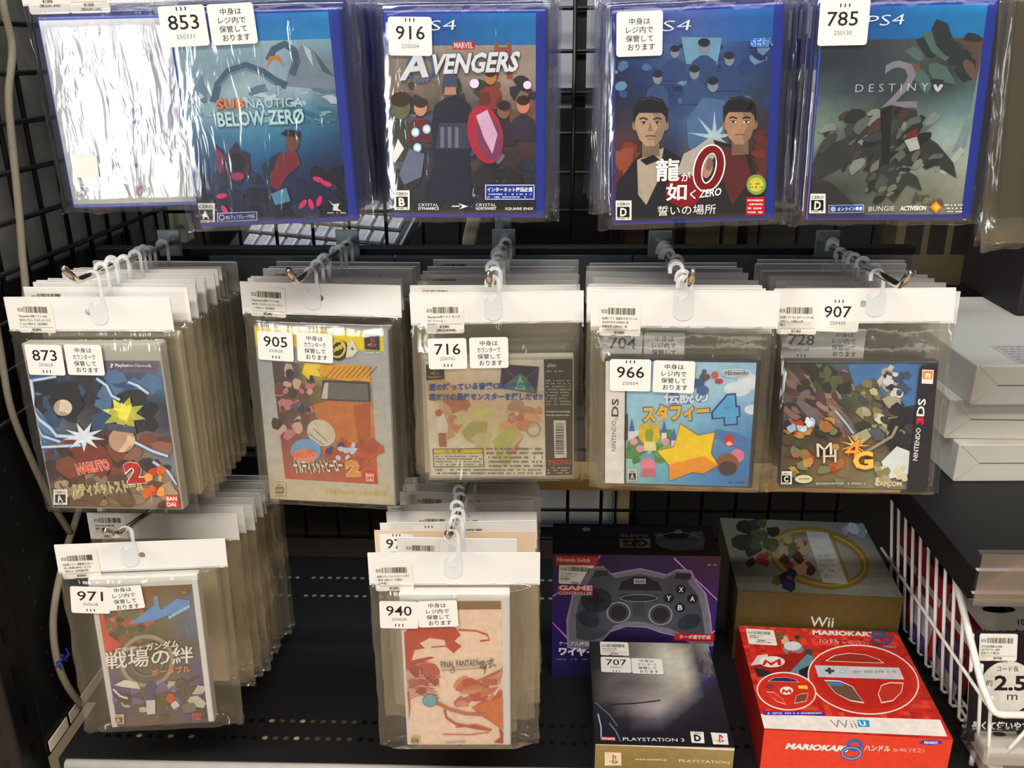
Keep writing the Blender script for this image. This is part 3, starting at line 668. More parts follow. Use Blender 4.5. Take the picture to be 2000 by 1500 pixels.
for x in (864, 878, 892): a.poly([(x - 3, 288), (x + 4, 288), (x + 4, 248), (x - 3, 248)], (96, 98, 112))
a.ell((948, 262), 34, 58, (150, 40, 52), -12); a.ell((956, 268), 24, 44, (110, 52, 84), -12); a.tri([(930, 226), (952, 214), (972, 262), (962, 300), (946, 270)], (186, 150, 176))
for x, y in ((812, 258), (834, 252), (816, 288), (815, 312)): a.ell((x, y), 8, 9, (150, 186, 214)); a.ell((x, y), 5, 5, (210, 228, 240))
a.tri([(780, 340), (800, 290), (830, 300), (824, 345), (790, 360)], (88, 96, 118)); a.tri([(764, 310), (778, 270), (790, 290), (772, 318)], (206, 208, 204)); a.ell((927, 163), 9, 9, (220, 196, 230)); a.ell((1030, 166), 8, 8, (214, 190, 226))
a.ring((822, 132), 26, 26, 5, (58, 78, 118)); a.text('A', (780, 158), (838, 150), 52, (186, 190, 196), .03, shear=.35, out=(70, 76, 90)); a.text('VENGERS', (838, 146), (1010, 140), 40, (188, 192, 198), .035, shear=.25, out=(60, 64, 74))
a.text('アベンジャーズ', (797, 162), (858, 159), 9, (120, 116, 114), .02)
a.poly([(948, 389), (1044, 389), (1044, 360), (948, 360)], (200, 208, 230)); a.poly([(949.5, 387.5), (1042.5, 387.5), (1042.5, 361.5), (949.5, 361.5)], (30, 50, 130)); a.text('インターネット接続必須', (952, 374), (1040, 374), 9, (240, 240, 245), .02); a.fine(952, 376, 1040, 387, 2, (190, 198, 225), 8)
a.rating('B', 771, 371, 801, 409); a.text('CRYSTAL', (818, 402), (857, 402), 5.5, (225, 225, 228), .0); a.text('DYNAMICS', (818, 409), (858, 409), 5.5, (225, 225, 228), .02); a.text('CRYSTAL', (930, 402), (969, 402), 5.5, (225, 225, 228)); a.text('NORTHWEST', (930, 409), (970, 409), 5.5, (225, 225, 228), .02)
a.tri([(895, 396), (915, 402), (897, 408), (904, 402)], (225, 225, 228)); a.fine(879, 399, 900, 405, 1, (225, 225, 228), 6); a.text('SQUARE ENIX', (987, 410), (1042, 410), 6, (230, 230, 232), .01)
a.text('PS4', (812, 61), (890, 58), 19, (225, 232, 240), -.015, shear=.2)
a.build('cover_print', case)
f = film_art(m); stick(f, root, 'number_sticker', (801, 71), 'number', (True, '916', '250504'), -1)
# two men
m = pose(.124, .767, -.053, -2.0, -2.0, -.9)
root, case = pack(BAG, 'blue game case in clear bag with two suited men, notice sticker at top left', 'top row game cases', m, ccol=BLUE, seed=15, **T1)
spine(root, [(0, .14, (210, 212, 220)), (.14, .3, (40, 70, 170)), (.3, .78, (225, 220, 208)), (.78, 1, (214, 130, 60))])
a = face_art(m)
band_print(a, PR, [[(34, 44, 120), (60, 84, 160), (80, 110, 180), (40, 110, 190), (24, 110, 186)], [(34, 44, 120), (70, 90, 160), (84, 116, 182), (50, 116, 190), (24, 108, 182)]], .0575,
 [[(30, 42, 92), (60, 92, 152), (84, 122, 174), (80, 122, 178), (56, 92, 160), (34, 56, 116)],
  [(26, 36, 78), (42, 64, 124), (64, 96, 152), (52, 84, 144), (52, 84, 140), (34, 62, 114)],
  [(26, 36, 64), (42, 54, 94), (52, 74, 124), (64, 92, 146), (60, 84, 124), (40, 62, 90)],
  [(62, 46, 56), (62, 62, 82), (62, 92, 142), (108, 146, 184), (72, 74, 84), (60, 52, 62)],
  [(112, 48, 42), (72, 48, 44), (52, 62, 100), (122, 126, 138), (82, 64, 54), (92, 48, 42)],
  [(122, 64, 42), (60, 42, 36), (46, 42, 46), (92, 82, 76), (52, 46, 42), (112, 44, 36)],
  [(42, 32, 32), (30, 28, 30), (32, 28, 30), (40, 32, 32), (32, 28, 28), (62, 32, 30)],
  [(24, 24, 28), (24, 24, 28), (26, 24, 28), (26, 24, 26), (24, 22, 26), (26, 24, 28)]])
a.blobs(40, (1200, 80, 1505, 200), [(44, 70, 130), (90, 130, 184), (34, 50, 96), (120, 160, 200), (60, 90, 150)], 5, 16, 31, 1.3); a.tri([(1330, 72), (1410, 74), (1400, 130), (1340, 125)], (126, 178, 206))
for x, y, k in ((1318, 102, .62), (1375, 92, .8), (1284, 152, .66), (1356, 142, .68), (1424, 116, .68), (1392, 166, .74)):
    a.tri([(x - 38 * k, y + 90 * k), (x - 30 * k, y + 36 * k), (x - 8 * k, y + 20 * k), (x + 8 * k, y + 20 * k), (x + 30 * k, y + 36 * k), (x + 36 * k, y + 90 * k)], (64, 92, 140) if y > 120 else (54, 84, 136)); a.ell((x, y), 14 * k, 19 * k, (150, 160, 176)); a.ell((x, y - 11 * k), 15 * k, 11 * k, (36, 40, 60))
a.tri([(1340, 235), (1372, 190), (1415, 196), (1425, 240), (1395, 300), (1345, 290)], (92, 128, 172)); a.star((1395, 268), 52, 12, 9, (200, 224, 232)); a.blobs(16, (1200, 290, 1260, 350), [(150, 60, 40), (170, 84, 50), (110, 44, 40)], 8, 22, 33, 1.4); a.blobs(14, (1470, 260, 1506, 350), [(140, 50, 40), (110, 44, 40)], 8, 18, 34, 1.2)
def man(a, x, y, k, hair, skin, tw=1):
    """A plain young man in a suit, nobody in particular."""
    sh = lambda f: tuple(int(c * f) for c in skin)
    a.tri([(x - 15 * k, y + 20 * k), (x + 15 * k, y + 20 * k), (x + 17 * k, y + 58 * k), (x - 15 * k, y + 60 * k)], sh(.72)); a.ell((x - 28 * k, y + 3 * k), 5 * k, 9 * k, sh(.86)); a.ell((x + 28 * k, y + 3 * k), 5 * k, 9 * k, sh(.8))
    a.tri([(x - 27 * k, y - 20 * k), (x + 27 * k, y - 20 * k), (x + 27 * k, y + 8 * k), (x + 20 * k, y + 28 * k), (x + 8 * k, y + 40 * k), (x - 8 * k, y + 40 * k), (x - 20 * k, y + 28 * k), (x - 27 * k, y + 8 * k)], skin)
    a.tri([(x + 4 * k, y - 20 * k), (x + 27 * k, y - 20 * k), (x + 27 * k, y + 8 * k), (x + 20 * k, y + 28 * k), (x + 8 * k, y + 40 * k), (x + 6 * k, y + 20 * k), (x + 14 * k, y + 6 * k)], sh(.84))
    a.tri([(x - 30 * k, y + 2 * k), (x - 31 * k, y - 30 * k), (x - 18 * k, y - 46 * k), (x + 2 * k, y - 50 * k), (x + 22 * k, y - 44 * k), (x + 31 * k, y - 28 * k), (x + 30 * k, y + 2 * k), (x + 26 * k, y - 14 * k), (x + 18 * k, y - 22 * k), (x - 4 * k, y - 24 * k), (x - 20 * k, y - 20 * k), (x - 26 * k, y - 12 * k)], hair)
    a.line([(x - 18 * k, y - 43 * k), (x, y - 47 * k), (x + 18 * k, y - 41 * k)], 2 * k, (70, 66, 70))
    for s_ in (-1, 1):
        a.line([(x + s_ * 20 * k, y - 9 * k), (x + s_ * 12 * k, y - 11 * k), (x + s_ * 5 * k, y - 8 * k)], 2.6 * k, hair); a.ell((x + s_ * 12 * k, y - 2 * k), 5.5 * k, 2.4 * k, (214, 200, 188)); a.ell((x + s_ * 12 * k, y - 2 * k), 2.4 * k, 2.4 * k, (44, 34, 32)); a.line([(x + s_ * 18 * k, y - 4 * k), (x + s_ * 7 * k, y - 4 * k)], 1.3 * k, (60, 44, 40))
    a.tri([(x - 1 * k, y - 4 * k), (x + 5 * k, y + 12 * k), (x - 5 * k, y + 13 * k)], sh(.8)); a.line([(x - 9 * k, y + 22 * k), (x, y + 21 * k), (x + 9 * k, y + 22 * k)], 2.2 * k, (130, 78, 70)); a.line([(x - 6 * k, y + 27 * k), (x + 6 * k, y + 27 * k)], 1.4 * k, sh(.82))
a.tri([(1200, 430), (1206, 355), (1250, 300), (1300, 290), (1330, 310), (1335, 430)], (26, 24, 28)); a.tri([(1244, 312), (1296, 288), (1286, 350), (1262, 400), (1246, 380)], (206, 190, 170))
man(a, 1270, 242, 1.08, (24, 22, 26), (206, 172, 140)); a.poly([(1250, 312), (1276, 302), (1288, 312), (1262, 322)], (20, 18, 20))
a.tri([(1320, 345), (1335, 300), (1390, 272), (1460, 290), (1478, 340), (1480, 430), (1330, 430)], (40, 34, 34)); a.tri([(1316, 350), (1335, 300), (1392, 270), (1400, 300), (1360, 350)], (206, 196, 184)); a.tri([(1400, 286), (1450, 290), (1468, 345), (1430, 400), (1410, 350)], (110, 34, 36))
man(a, 1444, 240, 1.05, (26, 22, 24), (200, 156, 122))
a.ell((1335, 372), 36, 32, (120, 24, 30)); a.text('SEGA', (1465, 92), (1512, 89), 16, (36, 96, 190), .04, out=(170, 196, 220), ob=.05)
a.ring((1384, 328), 21, 38, 19, (236, 230, 224), 14); a.ring((1384, 328), 21, 38, 14, (112, 24, 28), 14); a.ell((1382, 328), 9, 20, (160, 120, 110), 14)
a.text('龍', (1280, 354), (1326, 353), 44, (240, 236, 228), .02); a.text('が', (1330, 354), (1348, 353), 18, (240, 236, 228), .01); a.text('如', (1300, 392), (1340, 391), 34, (240, 236, 228), .02); a.text('く', (1346, 388), (1358, 388), 18, (240, 236, 228), .01)
a.text('ZERO', (1364, 386), (1407, 381), 15, (230, 226, 220), .02, shear=.2); a.text('誓いの場所', (1284, 421), (1397, 417), 19, (236, 234, 228), .0)
a.ell((1476, 360), 19, 20, (120, 150, 60)); a.ell((1476, 360), 14, 14, (190, 180, 70)); a.fine(1463, 356, 1489, 368, 2, (70, 100, 40), 5)
a.poly([(1456, 420), (1492, 419), (1492, 384), (1456, 385)], (176, 30, 36)); a.fine(1459, 387, 1489, 418, 4, (235, 200, 195), 6, duty=.9)
a.rating('D', 1201, 391, 1233, 429); a.text('PS4', (1262, 63), (1347, 59), 20, (205, 215, 232), -.015, shear=.2)
a.build('cover_print', case)
f = film_art(m); stick(f, root, 'notice_sticker', (1249, 66), 'notice', 'r', -.5, .0365, .0335)
# grey green cover
m = pose(.288, .769, -.051, -3.5, -.7, -2.3)
root, case = pack(BAG, 'blue game case in clear bag with a grey green battle cover and sticker 785', 'top row game cases', m, ccol=BLUE, seed=19, **T1)
spine(root, [(0, .2, (30, 40, 90)), (.2, .28, (40, 70, 170)), (.28, .8, (214, 212, 204)), (.8, 1, (190, 120, 60))])
a = face_art(m)
band_print(a, PR, [[(16, 70, 150), (14, 100, 175), (12, 130, 195), (12, 140, 200)], [(16, 70, 150), (14, 104, 176), (10, 132, 196), (10, 138, 200)]], .0575,
 [[(42, 52, 62), (46, 56, 66), (62, 72, 78), (84, 94, 94), (94, 84, 78), (122, 78, 62)],
  [(42, 56, 62), (50, 60, 70), (62, 72, 80), (72, 88, 88), (54, 68, 68), (96, 88, 84)],
  [(80, 96, 96), (62, 76, 82), (62, 72, 78), (58, 72, 78), (62, 82, 86), (94, 122, 122)],
  [(128, 148, 138), (110, 130, 122), (82, 92, 82), (112, 130, 130), (122, 152, 150), (132, 162, 160)],
  [(146, 166, 146), (92, 98, 86), (62, 66, 60), (122, 132, 122), (180, 200, 190), (170, 190, 184)],
  [(62, 64, 58), (112, 122, 106), (112, 118, 102), (170, 180, 164), (162, 172, 156), (190, 196, 176)],
  [(50, 48, 46), (72, 72, 62), (102, 108, 92), (132, 136, 116), (142, 146, 126), (170, 170, 150)],
  [(46, 46, 44), (80, 80, 70), (112, 116, 96), (132, 136, 112), (142, 146, 122), (150, 150, 130)]])
a.blobs(22, (1780, 70, 1930, 170), [(52, 70, 70), (90, 120, 110), (40, 52, 54), (120, 90, 74)], 8, 24, 41, 1.8, 40)
a.line([(1870, 300), (1905, 220), (1935, 120)], 22, (140, 164, 160)); a.line([(1840, 340), (1880, 290)], 12, (190, 204, 190))
a.text('2', (1720, 212), (1790, 210), 92, (150, 146, 158), .0); a.text('D E S T I N Y', (1670, 180), (1812, 177), 15, (225, 228, 226), -.012)
a.tri([(1822, 166), (1828, 164), (1831, 172), (1836, 164), (1842, 166), (1836, 176), (1831, 180), (1826, 176)], (225, 228, 226))
a.tri([(1585, 322), (1600, 290), (1650, 270), (1680, 232), (1712, 214), (1740, 205), (1790, 215), (1798, 260), (1830, 280), (1862, 318), (1868, 348), (1820, 320), (1790, 318), (1760, 345), (1730, 320), (1690, 305), (1640, 330), (1600, 350)], (56, 60, 54))
a.blobs(60, (1610, 215, 1830, 330), [(34, 36, 34), (70, 74, 66), (110, 116, 104), (90, 60, 50), (150, 158, 146), (44, 48, 44)], 3, 13, 42, 2.2, -40); a.tri([(1718, 215), (1740, 205), (1736, 320), (1722, 322)], (28, 30, 28)); a.tri([(1765, 275), (1788, 262), (1796, 290), (1776, 296)], (196, 200, 190)); a.tri([(1768, 262), (1790, 250), (1792, 266), (1772, 272)], (130, 40, 36))
a.tri([(1700, 330), (1745, 318), (1790, 345), (1800, 372), (1770, 360), (1745, 395), (1720, 372), (1690, 352)], (62, 66, 56)); a.blobs(20, (1690, 325, 1800, 390), [(44, 46, 40), (90, 94, 80), (130, 134, 116)], 4, 12, 43, 2, -35); a.blobs(8, (1795, 380, 1835, 398), [(84, 84, 64), (110, 104, 76)], 4, 10, 44)
a.poly([(1582, 424), (1690, 424), (1622, 358), (1586, 345)], (56, 50, 48))
a.poly([(1617, 416), (1686, 415), (1686, 399), (1617, 400)], (170, 190, 225)); a.poly([(1618.5, 414.5), (1684.5, 413.5), (1684.5, 400.5), (1618.5, 401.5)], (34, 70, 150)); a.ell((1626, 408), 5, 5, (200, 215, 240)); a.text('オンライン専用', (1634, 412), (1682, 411), 8, (235, 238, 245), .02)
a.text('BUNGIE', (1695, 412), (1745, 411), 9, (230, 230, 225), -.01); a.text('ACTIVISION', (1756, 411), (1806, 410), 9, (240, 240, 236), .03, shear=.1); a.poly([(1814, 404), (1826, 416), (1838, 404), (1826, 392)], (222, 120, 40)); a.poly([(1820, 404), (1827, 411), (1833, 404), (1827, 397)], (240, 180, 60)); a.fine(1843, 397, 1878, 416, 3, (220, 220, 205), 7)
a.rating('D', 1579, 378, 1611, 416); a.text('PS4', (1690, 52), (1762, 48), 20, (220, 230, 240), -.015, shear=.2)
a.build('cover_print', case)
f = film_art(m); stick(f, root, 'number_sticker', (1648, 44), 'number', (True, '785', '250130'), 0, .0385, .034)
# the cases behind each front one
for k, (d, hk, n, y0) in enumerate((('glare covered case', 'top left hook', 5, .870), ('snowy sea case', 'second top hook', 8, .780), ('dark team cover case', 'middle top hook', 8, .811), ('two suited men case', 'fourth top hook', 8, .792), ('grey green battle cover case', 'right top hook', 8, .797))):
    pr = plain('x', seed=23 + k, ccol=BLUE, air=.0012, wr=.6, **T1)
    if k >= 3: spine(pr.children[0], [(0, .15, (220, 220, 226)), (.15, .3, (50, 80, 180)), (.3, 1, (226, 224, 216))])
    stack(d, hk, 'blue cases behind ' + d, pr, RT1[k], RB1[k], y0, min(.96, y0 + .0185 * (n - 1)), n, T1['hdr'][1], .010, 60 + k, tilt=(-.5, 1, -.8, -1.5, -2)[k], yaw0=(3, 4.8, -.2, -.9, -2.3)[k], sway=.9, words='blue game case in clear bag')
# empty bags at the far right
for k, (x, y, z) in enumerate(((.455, .80, -.055), (.468, .835, -.06), (.49, .77, -.055))):
    mm = pose(x, y, z, 0, (-5, -2, -6)[k], (-4, 3, -8)[k]); r_ = thing('film_packet', ('brownish film packet beside the grey green case', 'brownish film packet second from the grey green case', 'brownish film packet cut by the right edge at top')[k], 'film packet', mm, 'film packets at the top right')
    g = film_mesh(.15, .11, -.11, -.062, .062, -.10, .09, .006, 90 + k, 2.0); g.build('film_bag', M_FILMW, r_)
    g = G(); g.box((0, .003, .01), (.124, .003, .185), .001, 0, ((58, 48, 36), (54, 44, 36), (48, 40, 38))[k]); g.build('card_insert', M_CARD, r_)
    tab_geo(.128, .012, .003).build('hang_tab', M_TAB, r_)
    header_geo(.15, .105, .130, .003, (120, 112, 100)).build('header_card', M_CARD, r_)
# ---------------------------------------------------------------- middle row
DESC = ['blue lightning cover bag 873', 'silver and yellow bag 905', 'cream jewel case bag 716', 'yellow star bag 966', 'dark handheld case bag 907']
MID = 'middle row header bags'
def rel(hz, mat, t, k, tp, bk):
    """Height of the rod above the header top, seen from the package."""
    p = rod_z(tp, bk, (mat @ Vector((0, t / 2, hz))).y); q = mat.inverted() @ p
    return q
# 873
m = pose(-.423, .782, -.339, -2.2, -.6, -2.0); t = .014; hd = (.0955, .128); q = rel(.128, m, t, 0, RT[0], RB[0])
root, case = pack(BAG, 'white header bag with blue lightning cover and sticker 873 on the leftmost middle hook', MID, m, .135, .171, t, (188, 186, 172), hd, q.z - hd[1] - .003, M_FILMC, 31, hx=q.x)
a = face_art(m, (-.0655, -.0835, .0655, .0690))
a.grid(a.clip, [[(112, 104, 122), (112, 104, 122), (120, 112, 128), (126, 118, 132), (130, 122, 134)],
 [(78, 116, 166), (42, 60, 90), (34, 40, 56), (52, 74, 106), (88, 128, 168)],
 [(146, 176, 216), (44, 52, 72), (48, 48, 62), (58, 62, 78), (44, 62, 92)],
 [(122, 160, 200), (96, 100, 112), (54, 50, 62), (110, 104, 96), (60, 60, 86)],
 [(92, 130, 178), (112, 72, 66), (126, 84, 74), (150, 128, 108), (92, 128, 168)],
 [(52, 70, 92), (112, 62, 56), (136, 82, 64), (164, 132, 110), (134, 138, 146)],
 [(72, 62, 66), (112, 76, 60), (136, 104, 82), (164, 130, 104), (140, 112, 98)],
 [(90, 74, 64), (116, 84, 64), (150, 122, 94), (176, 150, 120), (150, 112, 96)]])
a.poly([(50, 728), (309, 728), (309, 699), (50, 699)], (112, 104, 122))
a.blobs(40, (70, 735, 300, 830), [(44, 62, 92), (34, 38, 54), (60, 90, 130), (92, 130, 170), (52, 48, 60)], 8, 24, 51, 1.3); a.blobs(30, (90, 860, 330, 930), [(112, 60, 54), (140, 78, 64), (80, 52, 52), (60, 52, 60), (160, 110, 90)], 8, 22, 52, 1.4); a.blobs(30, (100, 930, 345, 985), [(120, 90, 66), (160, 134, 104), (96, 72, 60), (186, 164, 134)], 7, 20, 53, 1.3)
a.tri([(125, 862), (160, 850), (205, 872), (225, 905), (200, 935), (160, 905)], (138, 60, 52)); a.tri([(95, 780), (120, 745), (150, 748), (165, 790), (150, 812), (115, 815)], (34, 36, 48))
def bolt(a, pts, w_): a.line(pts, w_ * 2.2, (130, 170, 220)); a.line(pts, w_, (236, 242, 250))
bolt(a, [(62, 740), (66, 770), (60, 800), (78, 818), (100, 835), (112, 850), (150, 852)], 4); bolt(a, [(60, 800), (66, 828), (84, 850), (120, 862)], 3); bolt(a, [(66, 742), (90, 738), (112, 734)], 3); bolt(a, [(190, 738), (210, 752), (220, 772), (236, 780)], 3); bolt(a, [(252, 745), (270, 752), (292, 768)], 3); bolt(a, [(260, 860), (300, 880), (330, 890)], 3); bolt(a, [(300, 900), (330, 920), (348, 945)], 3); bolt(a, [(80, 860), (82, 872), (160, 868)], 3)
a.star((166, 852), 42, 16, 9, (236, 242, 250), 10, .7); a.star((244, 808), 44, 24, 8, (196, 200, 90), 15, .8); a.star((246, 806), 28, 16, 8, (214, 206, 80), 30, .8); a.ell((240, 858), 26, 24, (206, 170, 142)); a.ell((125, 795), 18, 16, (196, 180, 160)); a.poly([(212, 838), (268, 846), (266, 832), (214, 824)], (86, 92, 110))
a.psmark(220, 713, 10, (220, 220, 230)); a.text('PlayStation.Network', (228, 717), (298, 718), 8, (220, 218, 226), .01)
a.text('NARUTO', (156, 926), (219, 916), 22, (206, 84, 60), .05, out=(236, 220, 206)); a.text('ナルティメットストーム', (134, 970), (284, 958), 24, (150, 140, 56), .03, out=(238, 236, 222)); a.text('2', (252, 944), (288, 941), 42, (176, 50, 44), .06, out=(238, 232, 220)); a.blobs(8, (288, 910, 318, 970), [(200, 96, 50), (214, 150, 80), (180, 70, 50)], 6, 14, 54)
a.rating('A', 107, 954, 134, 984, (60, 56, 54), (210, 205, 195)); a.poly([(326, 989), (352, 989), (350, 965), (325, 965)], (200, 56, 44)); a.text('BAN', (328, 976), (348, 976), 8, (238, 226, 216), .03); a.text('DAI', (329, 987), (346, 987), 8, (238, 226, 216), .03)
for k in range(4): a.poly([(126, 704 + 7 * k), (133, 704 + 7 * k), (133, 699 + 7 * k), (126, 699 + 7 * k)], (60, 30, 40))
a.build('cover_print', case)
f = film_art(m); stick(f, root, 'number_sticker', (88, 703), 'number', (False, '873', '250628'), -1); stick(f, root, 'notice_sticker', (165, 703), 'notice', 'k', -1); h = hdr_art(m, t); stick(h, root, 'price_label', (69, 620), 'price', (('Playstation3用ソフト NA', 'RUTO -ナルト- ナルティメットス', 'ト-ム2 CERO A（全年齢対'), '280', '308'), -1)
# 905
m = pose(-.218, .829, -.346, -1.5, .4, -4.2); t = .014; hd = (.105, .1365); q = rel(.1365, m, t, 1, RT[1], RB[1])
root, case = pack(BAG, 'white header bag with silver and yellow cover and sticker 905 on the second middle hook', MID, m, .136, .190, t, (150, 150, 146), hd, q.z - hd[1] - .003, M_FILMC, 32, hx=q.x)
a = face_art(m, (-.0665, -.0935, .0665, .0935))
a.grid(a.clip, [[(168, 170, 172), (172, 174, 176), (176, 178, 180)], [(166, 168, 170), (172, 174, 174), (178, 178, 176)], [(186, 182, 170), (188, 184, 172), (190, 186, 174)], [(200, 188, 156), (202, 190, 158), (200, 188, 158)]])
a.poly([(498, 674), (750, 686), (747, 650), (492, 637)], (240, 216, 36))
IN = [(531, 706), (724, 715), (739, 946), (557, 935)]
def ins(a, rows):
    """A colour field inside a slanted picture quad."""
    R_, C_ = len(rows), len(rows[0]); uv = []
    for i in range(R_):
        for j in range(C_):
            s_, t_ = j / (C_ - 1), i / (R_ - 1); A = Vector(IN[0]).lerp(Vector(IN[1]), s_); B = Vector(IN[3]).lerp(Vector(IN[2]), s_); uv.append(a.px(A.lerp(B, t_)))
    a.put(uv, [[(i + 1) * C_ + j, (i + 1) * C_ + j + 1, i * C_ + j + 1, i * C_ + j] for i in range(R_ - 1) for j in range(C_ - 1)], [c for r in rows for c in r])
ins(a, [[(96, 66, 60), (92, 88, 92), (236, 204, 60), (226, 174, 50), (220, 160, 42)], [(74, 60, 58), (84, 80, 80), (130, 114, 64), (140, 124, 100), (150, 130, 100)], [(64, 54, 54), (94, 84, 84), (150, 104, 64), (200, 140, 96), (206, 136, 80)], [(112, 64, 62), (140, 92, 92), (180, 150, 124), (192, 116, 64), (200, 118, 60)], [(168, 74, 50), (134, 112, 128), (160, 112, 90), (190, 92, 52), (200, 94, 50)], [(196, 80, 52), (186, 92, 62), (180, 92, 70), (196, 88, 58), (198, 80, 50)]])
a.blobs(36, (542, 712, 610, 850), [(64, 54, 56), (206, 170, 150), (96, 92, 98), (120, 70, 60), (196, 120, 130), (60, 64, 80)], 6, 15, 61, 1.0); a.tri([(596, 708), (632, 712), (632, 722), (620, 720), (628, 736), (606, 732), (604, 742), (590, 728)], (240, 214, 50))
a.tri([(625, 712), (722, 716), (724, 746), (700, 742), (680, 744), (640, 738), (624, 730)], (228, 168, 46))
for k in range(9): a.line([(636 + 10 * k, 738), (656 + 10 * k, 716)], 1.6, (130, 90, 40))
a.poly([(628, 780), (724, 784), (722, 746), (630, 742)], (60, 66, 74)); a.poly([(640, 778), (720, 782), (718, 750), (642, 746)], (112, 110, 106)); a.poly([(628, 778), (640, 779), (642, 746), (634, 748)], (198, 196, 190))
a.tri([(612, 790), (640, 782), (722, 786), (722, 850), (690, 870), (660, 862), (640, 830), (618, 815)], (196, 120, 64)); a.tri([(690, 790), (722, 788), (722, 852), (700, 866)], (180, 92, 48)); a.ell((628, 845), 30, 24, (206, 196, 176), 40); a.line([(612, 836), (640, 862)], 2, (140, 130, 120)); a.line([(604, 846), (632, 868)], 2, (140, 130, 120))
a.blobs(14, (640, 870, 735, 905), [(196, 92, 54), (176, 80, 50), (206, 110, 60)], 8, 18, 62, 1.5)
a.ell((598, 880), 30, 24, (116, 160, 200)); a.ell((596, 890), 24, 14, (220, 150, 120)); a.blobs(10, (640, 866, 700, 894), [(58, 62, 110), (200, 206, 220), (80, 84, 140)], 5, 12, 63); a.text('ナルティメットヒーロー', (580, 926), (674, 922), 27, (232, 222, 196), .04, shear=-.15, out=(110, 80, 50), ob=.04); a.text('2', (678, 930), (706, 930), 32, (226, 150, 60), .07, out=(236, 224, 206)); a.text('NARUTO', (574, 895), (618, 890), 14, (230, 110, 60), .05)
a.poly([(713, 941), (735, 942), (733, 921), (712, 920)], (206, 70, 50)); a.text('BAN', (715, 930), (731, 931), 7, (240, 220, 206), .03); a.text('DAI', (716, 939), (730, 940), 7, (240, 220, 206), .03)
a.ell((664, 684), 17, 20, (40, 36, 24), 20); a.ell((661, 681), 15, 18, (226, 202, 60), 20); a.ell((661, 681), 11, 14, (40, 36, 24), 20); a.text('Best', (650, 690), (676, 676), 12, (232, 212, 90), .04); a.tri([(680, 668), (690, 664), (700, 684), (690, 696), (676, 698)], (226, 222, 206)); a.text('+', (686, 684), (693, 684), 7, (50, 50, 46), .02)
a.poly([(713, 681), (742, 683), (741, 653), (712, 651)], (44, 40, 38)); a.psmark(727, 668, 20); a.fine(714, 686, 744, 691, 1, (240, 240, 236), 9)
a.rating('全年齢', 536, 942, 559, 966, (130, 110, 70), (206, 194, 160)); a.text('PlayStation 2 the Best', (636, 964), (756, 968), 11, (216, 196, 84), .0)
a.build('cover_print', case)
g = G(); A = Art(m, (.000, .004, .0953), (1, 0, 0), (0, 1, 0)); A.rect(-.016, -.0035, .018, .0015, (226, 222, 216)); A.build('top_label', case, M_CARD)
f = film_art(m); stick(f, root, 'number_sticker', (538, 676), 'number', (False, '905', '250628'), -2); stick(f, root, 'notice_sticker', (615, 679), 'notice', 'k', -2); h = hdr_art(m, t); stick(h, root, 'price_label', (523, 590), 'price', (('Playstation2用ソフト NA', 'RUTO ～ナルティメットヒーロー2', '～ CERO A（全年齢対'), '280', '308'), -2)
# 716
m = pose(-.041, .791, -.330, -.9, -.8, 1.1); t = .010; hd = (.093, .1225); q = rel(.1225, m, t, 2, RT[2], RB[2])
root, case = pack(BAG, 'white header bag with cream jewel case back and sticker 716 on the centre middle hook', MID, m, .142, .125, t, (206, 202, 184), hd, q.z - hd[1] - .003, M_FILMC, 33, hx=q.x)
a = face_art(m, (-.0695, -.0605, .0695, .0605))
IN = [(829, 705), (1062, 702), (1066, 929), (842, 929)]
ins(a, [[(240, 220, 182), (242, 222, 186), (240, 226, 198), (230, 220, 204)], [(226, 196, 156), (224, 204, 176), (216, 206, 186), (206, 200, 190)], [(230, 214, 178), (222, 196, 160), (222, 190, 156), (224, 206, 180)], [(228, 216, 186), (218, 206, 160), (220, 204, 160), (226, 212, 186)], [(246, 236, 210), (242, 232, 206), (230, 220, 186), (244, 234, 208)], [(244, 236, 212), (244, 236, 212), (242, 232, 206), (244, 236, 212)]])
a.poly([(1066, 929), (1121, 928), (1119, 701), (1062, 702)], (58, 54, 48))
a.tri([(834, 742), (860, 735), (900, 760), (905, 780), (870, 790), (836, 780)], (214, 176, 128)); a.line([(860, 785), (860, 860)], 3, (206, 176, 140)); a.line([(990, 770), (1062, 765)], 3, (206, 180, 150))
a.blobs(12, (868, 790, 930, 855), [(206, 206, 140), (206, 140, 100), (214, 170, 120), (190, 120, 84)], 9, 20, 71, 1.3, 40); a.blobs(12, (925, 800, 1010, 870), [(210, 206, 130), (204, 150, 100), (220, 196, 150), (184, 176, 100)], 9, 22, 72, 1.4, -30); a.blobs(10, (980, 790, 1055, 845), [(216, 150, 100), (224, 176, 130), (206, 120, 90), (190, 150, 120)], 8, 17, 73, 1.3)
a.tri([(962, 860), (1000, 830), (1012, 845), (990, 880), (1000, 900), (985, 912), (970, 890)], (196, 196, 110)); a.ring((1042, 838), 13, 14, 3, (170, 160, 150)); a.tri([(852, 808), (866, 806), (876, 830), (872, 868), (856, 868)], (232, 220, 204)); a.ell((857, 806), 7, 7, (190, 100, 74)); a.tri([(856, 845), (872, 845), (872, 872), (858, 872)], (176, 110, 80))
a.poly([(976, 758), (1048, 768), (1053, 716), (980, 711)], (54, 40, 76)); a.tri([(978, 758), (1006, 736), (1016, 728), (1028, 738), (1048, 766)], (70, 130, 120)); a.tri([(1004, 760), (1016, 732), (1028, 762)], (130, 196, 140)); a.line([(982, 716), (1012, 742)], 1.5, (120, 90, 160)); a.line([(1052, 720), (1022, 742)], 1.5, (120, 90, 160))
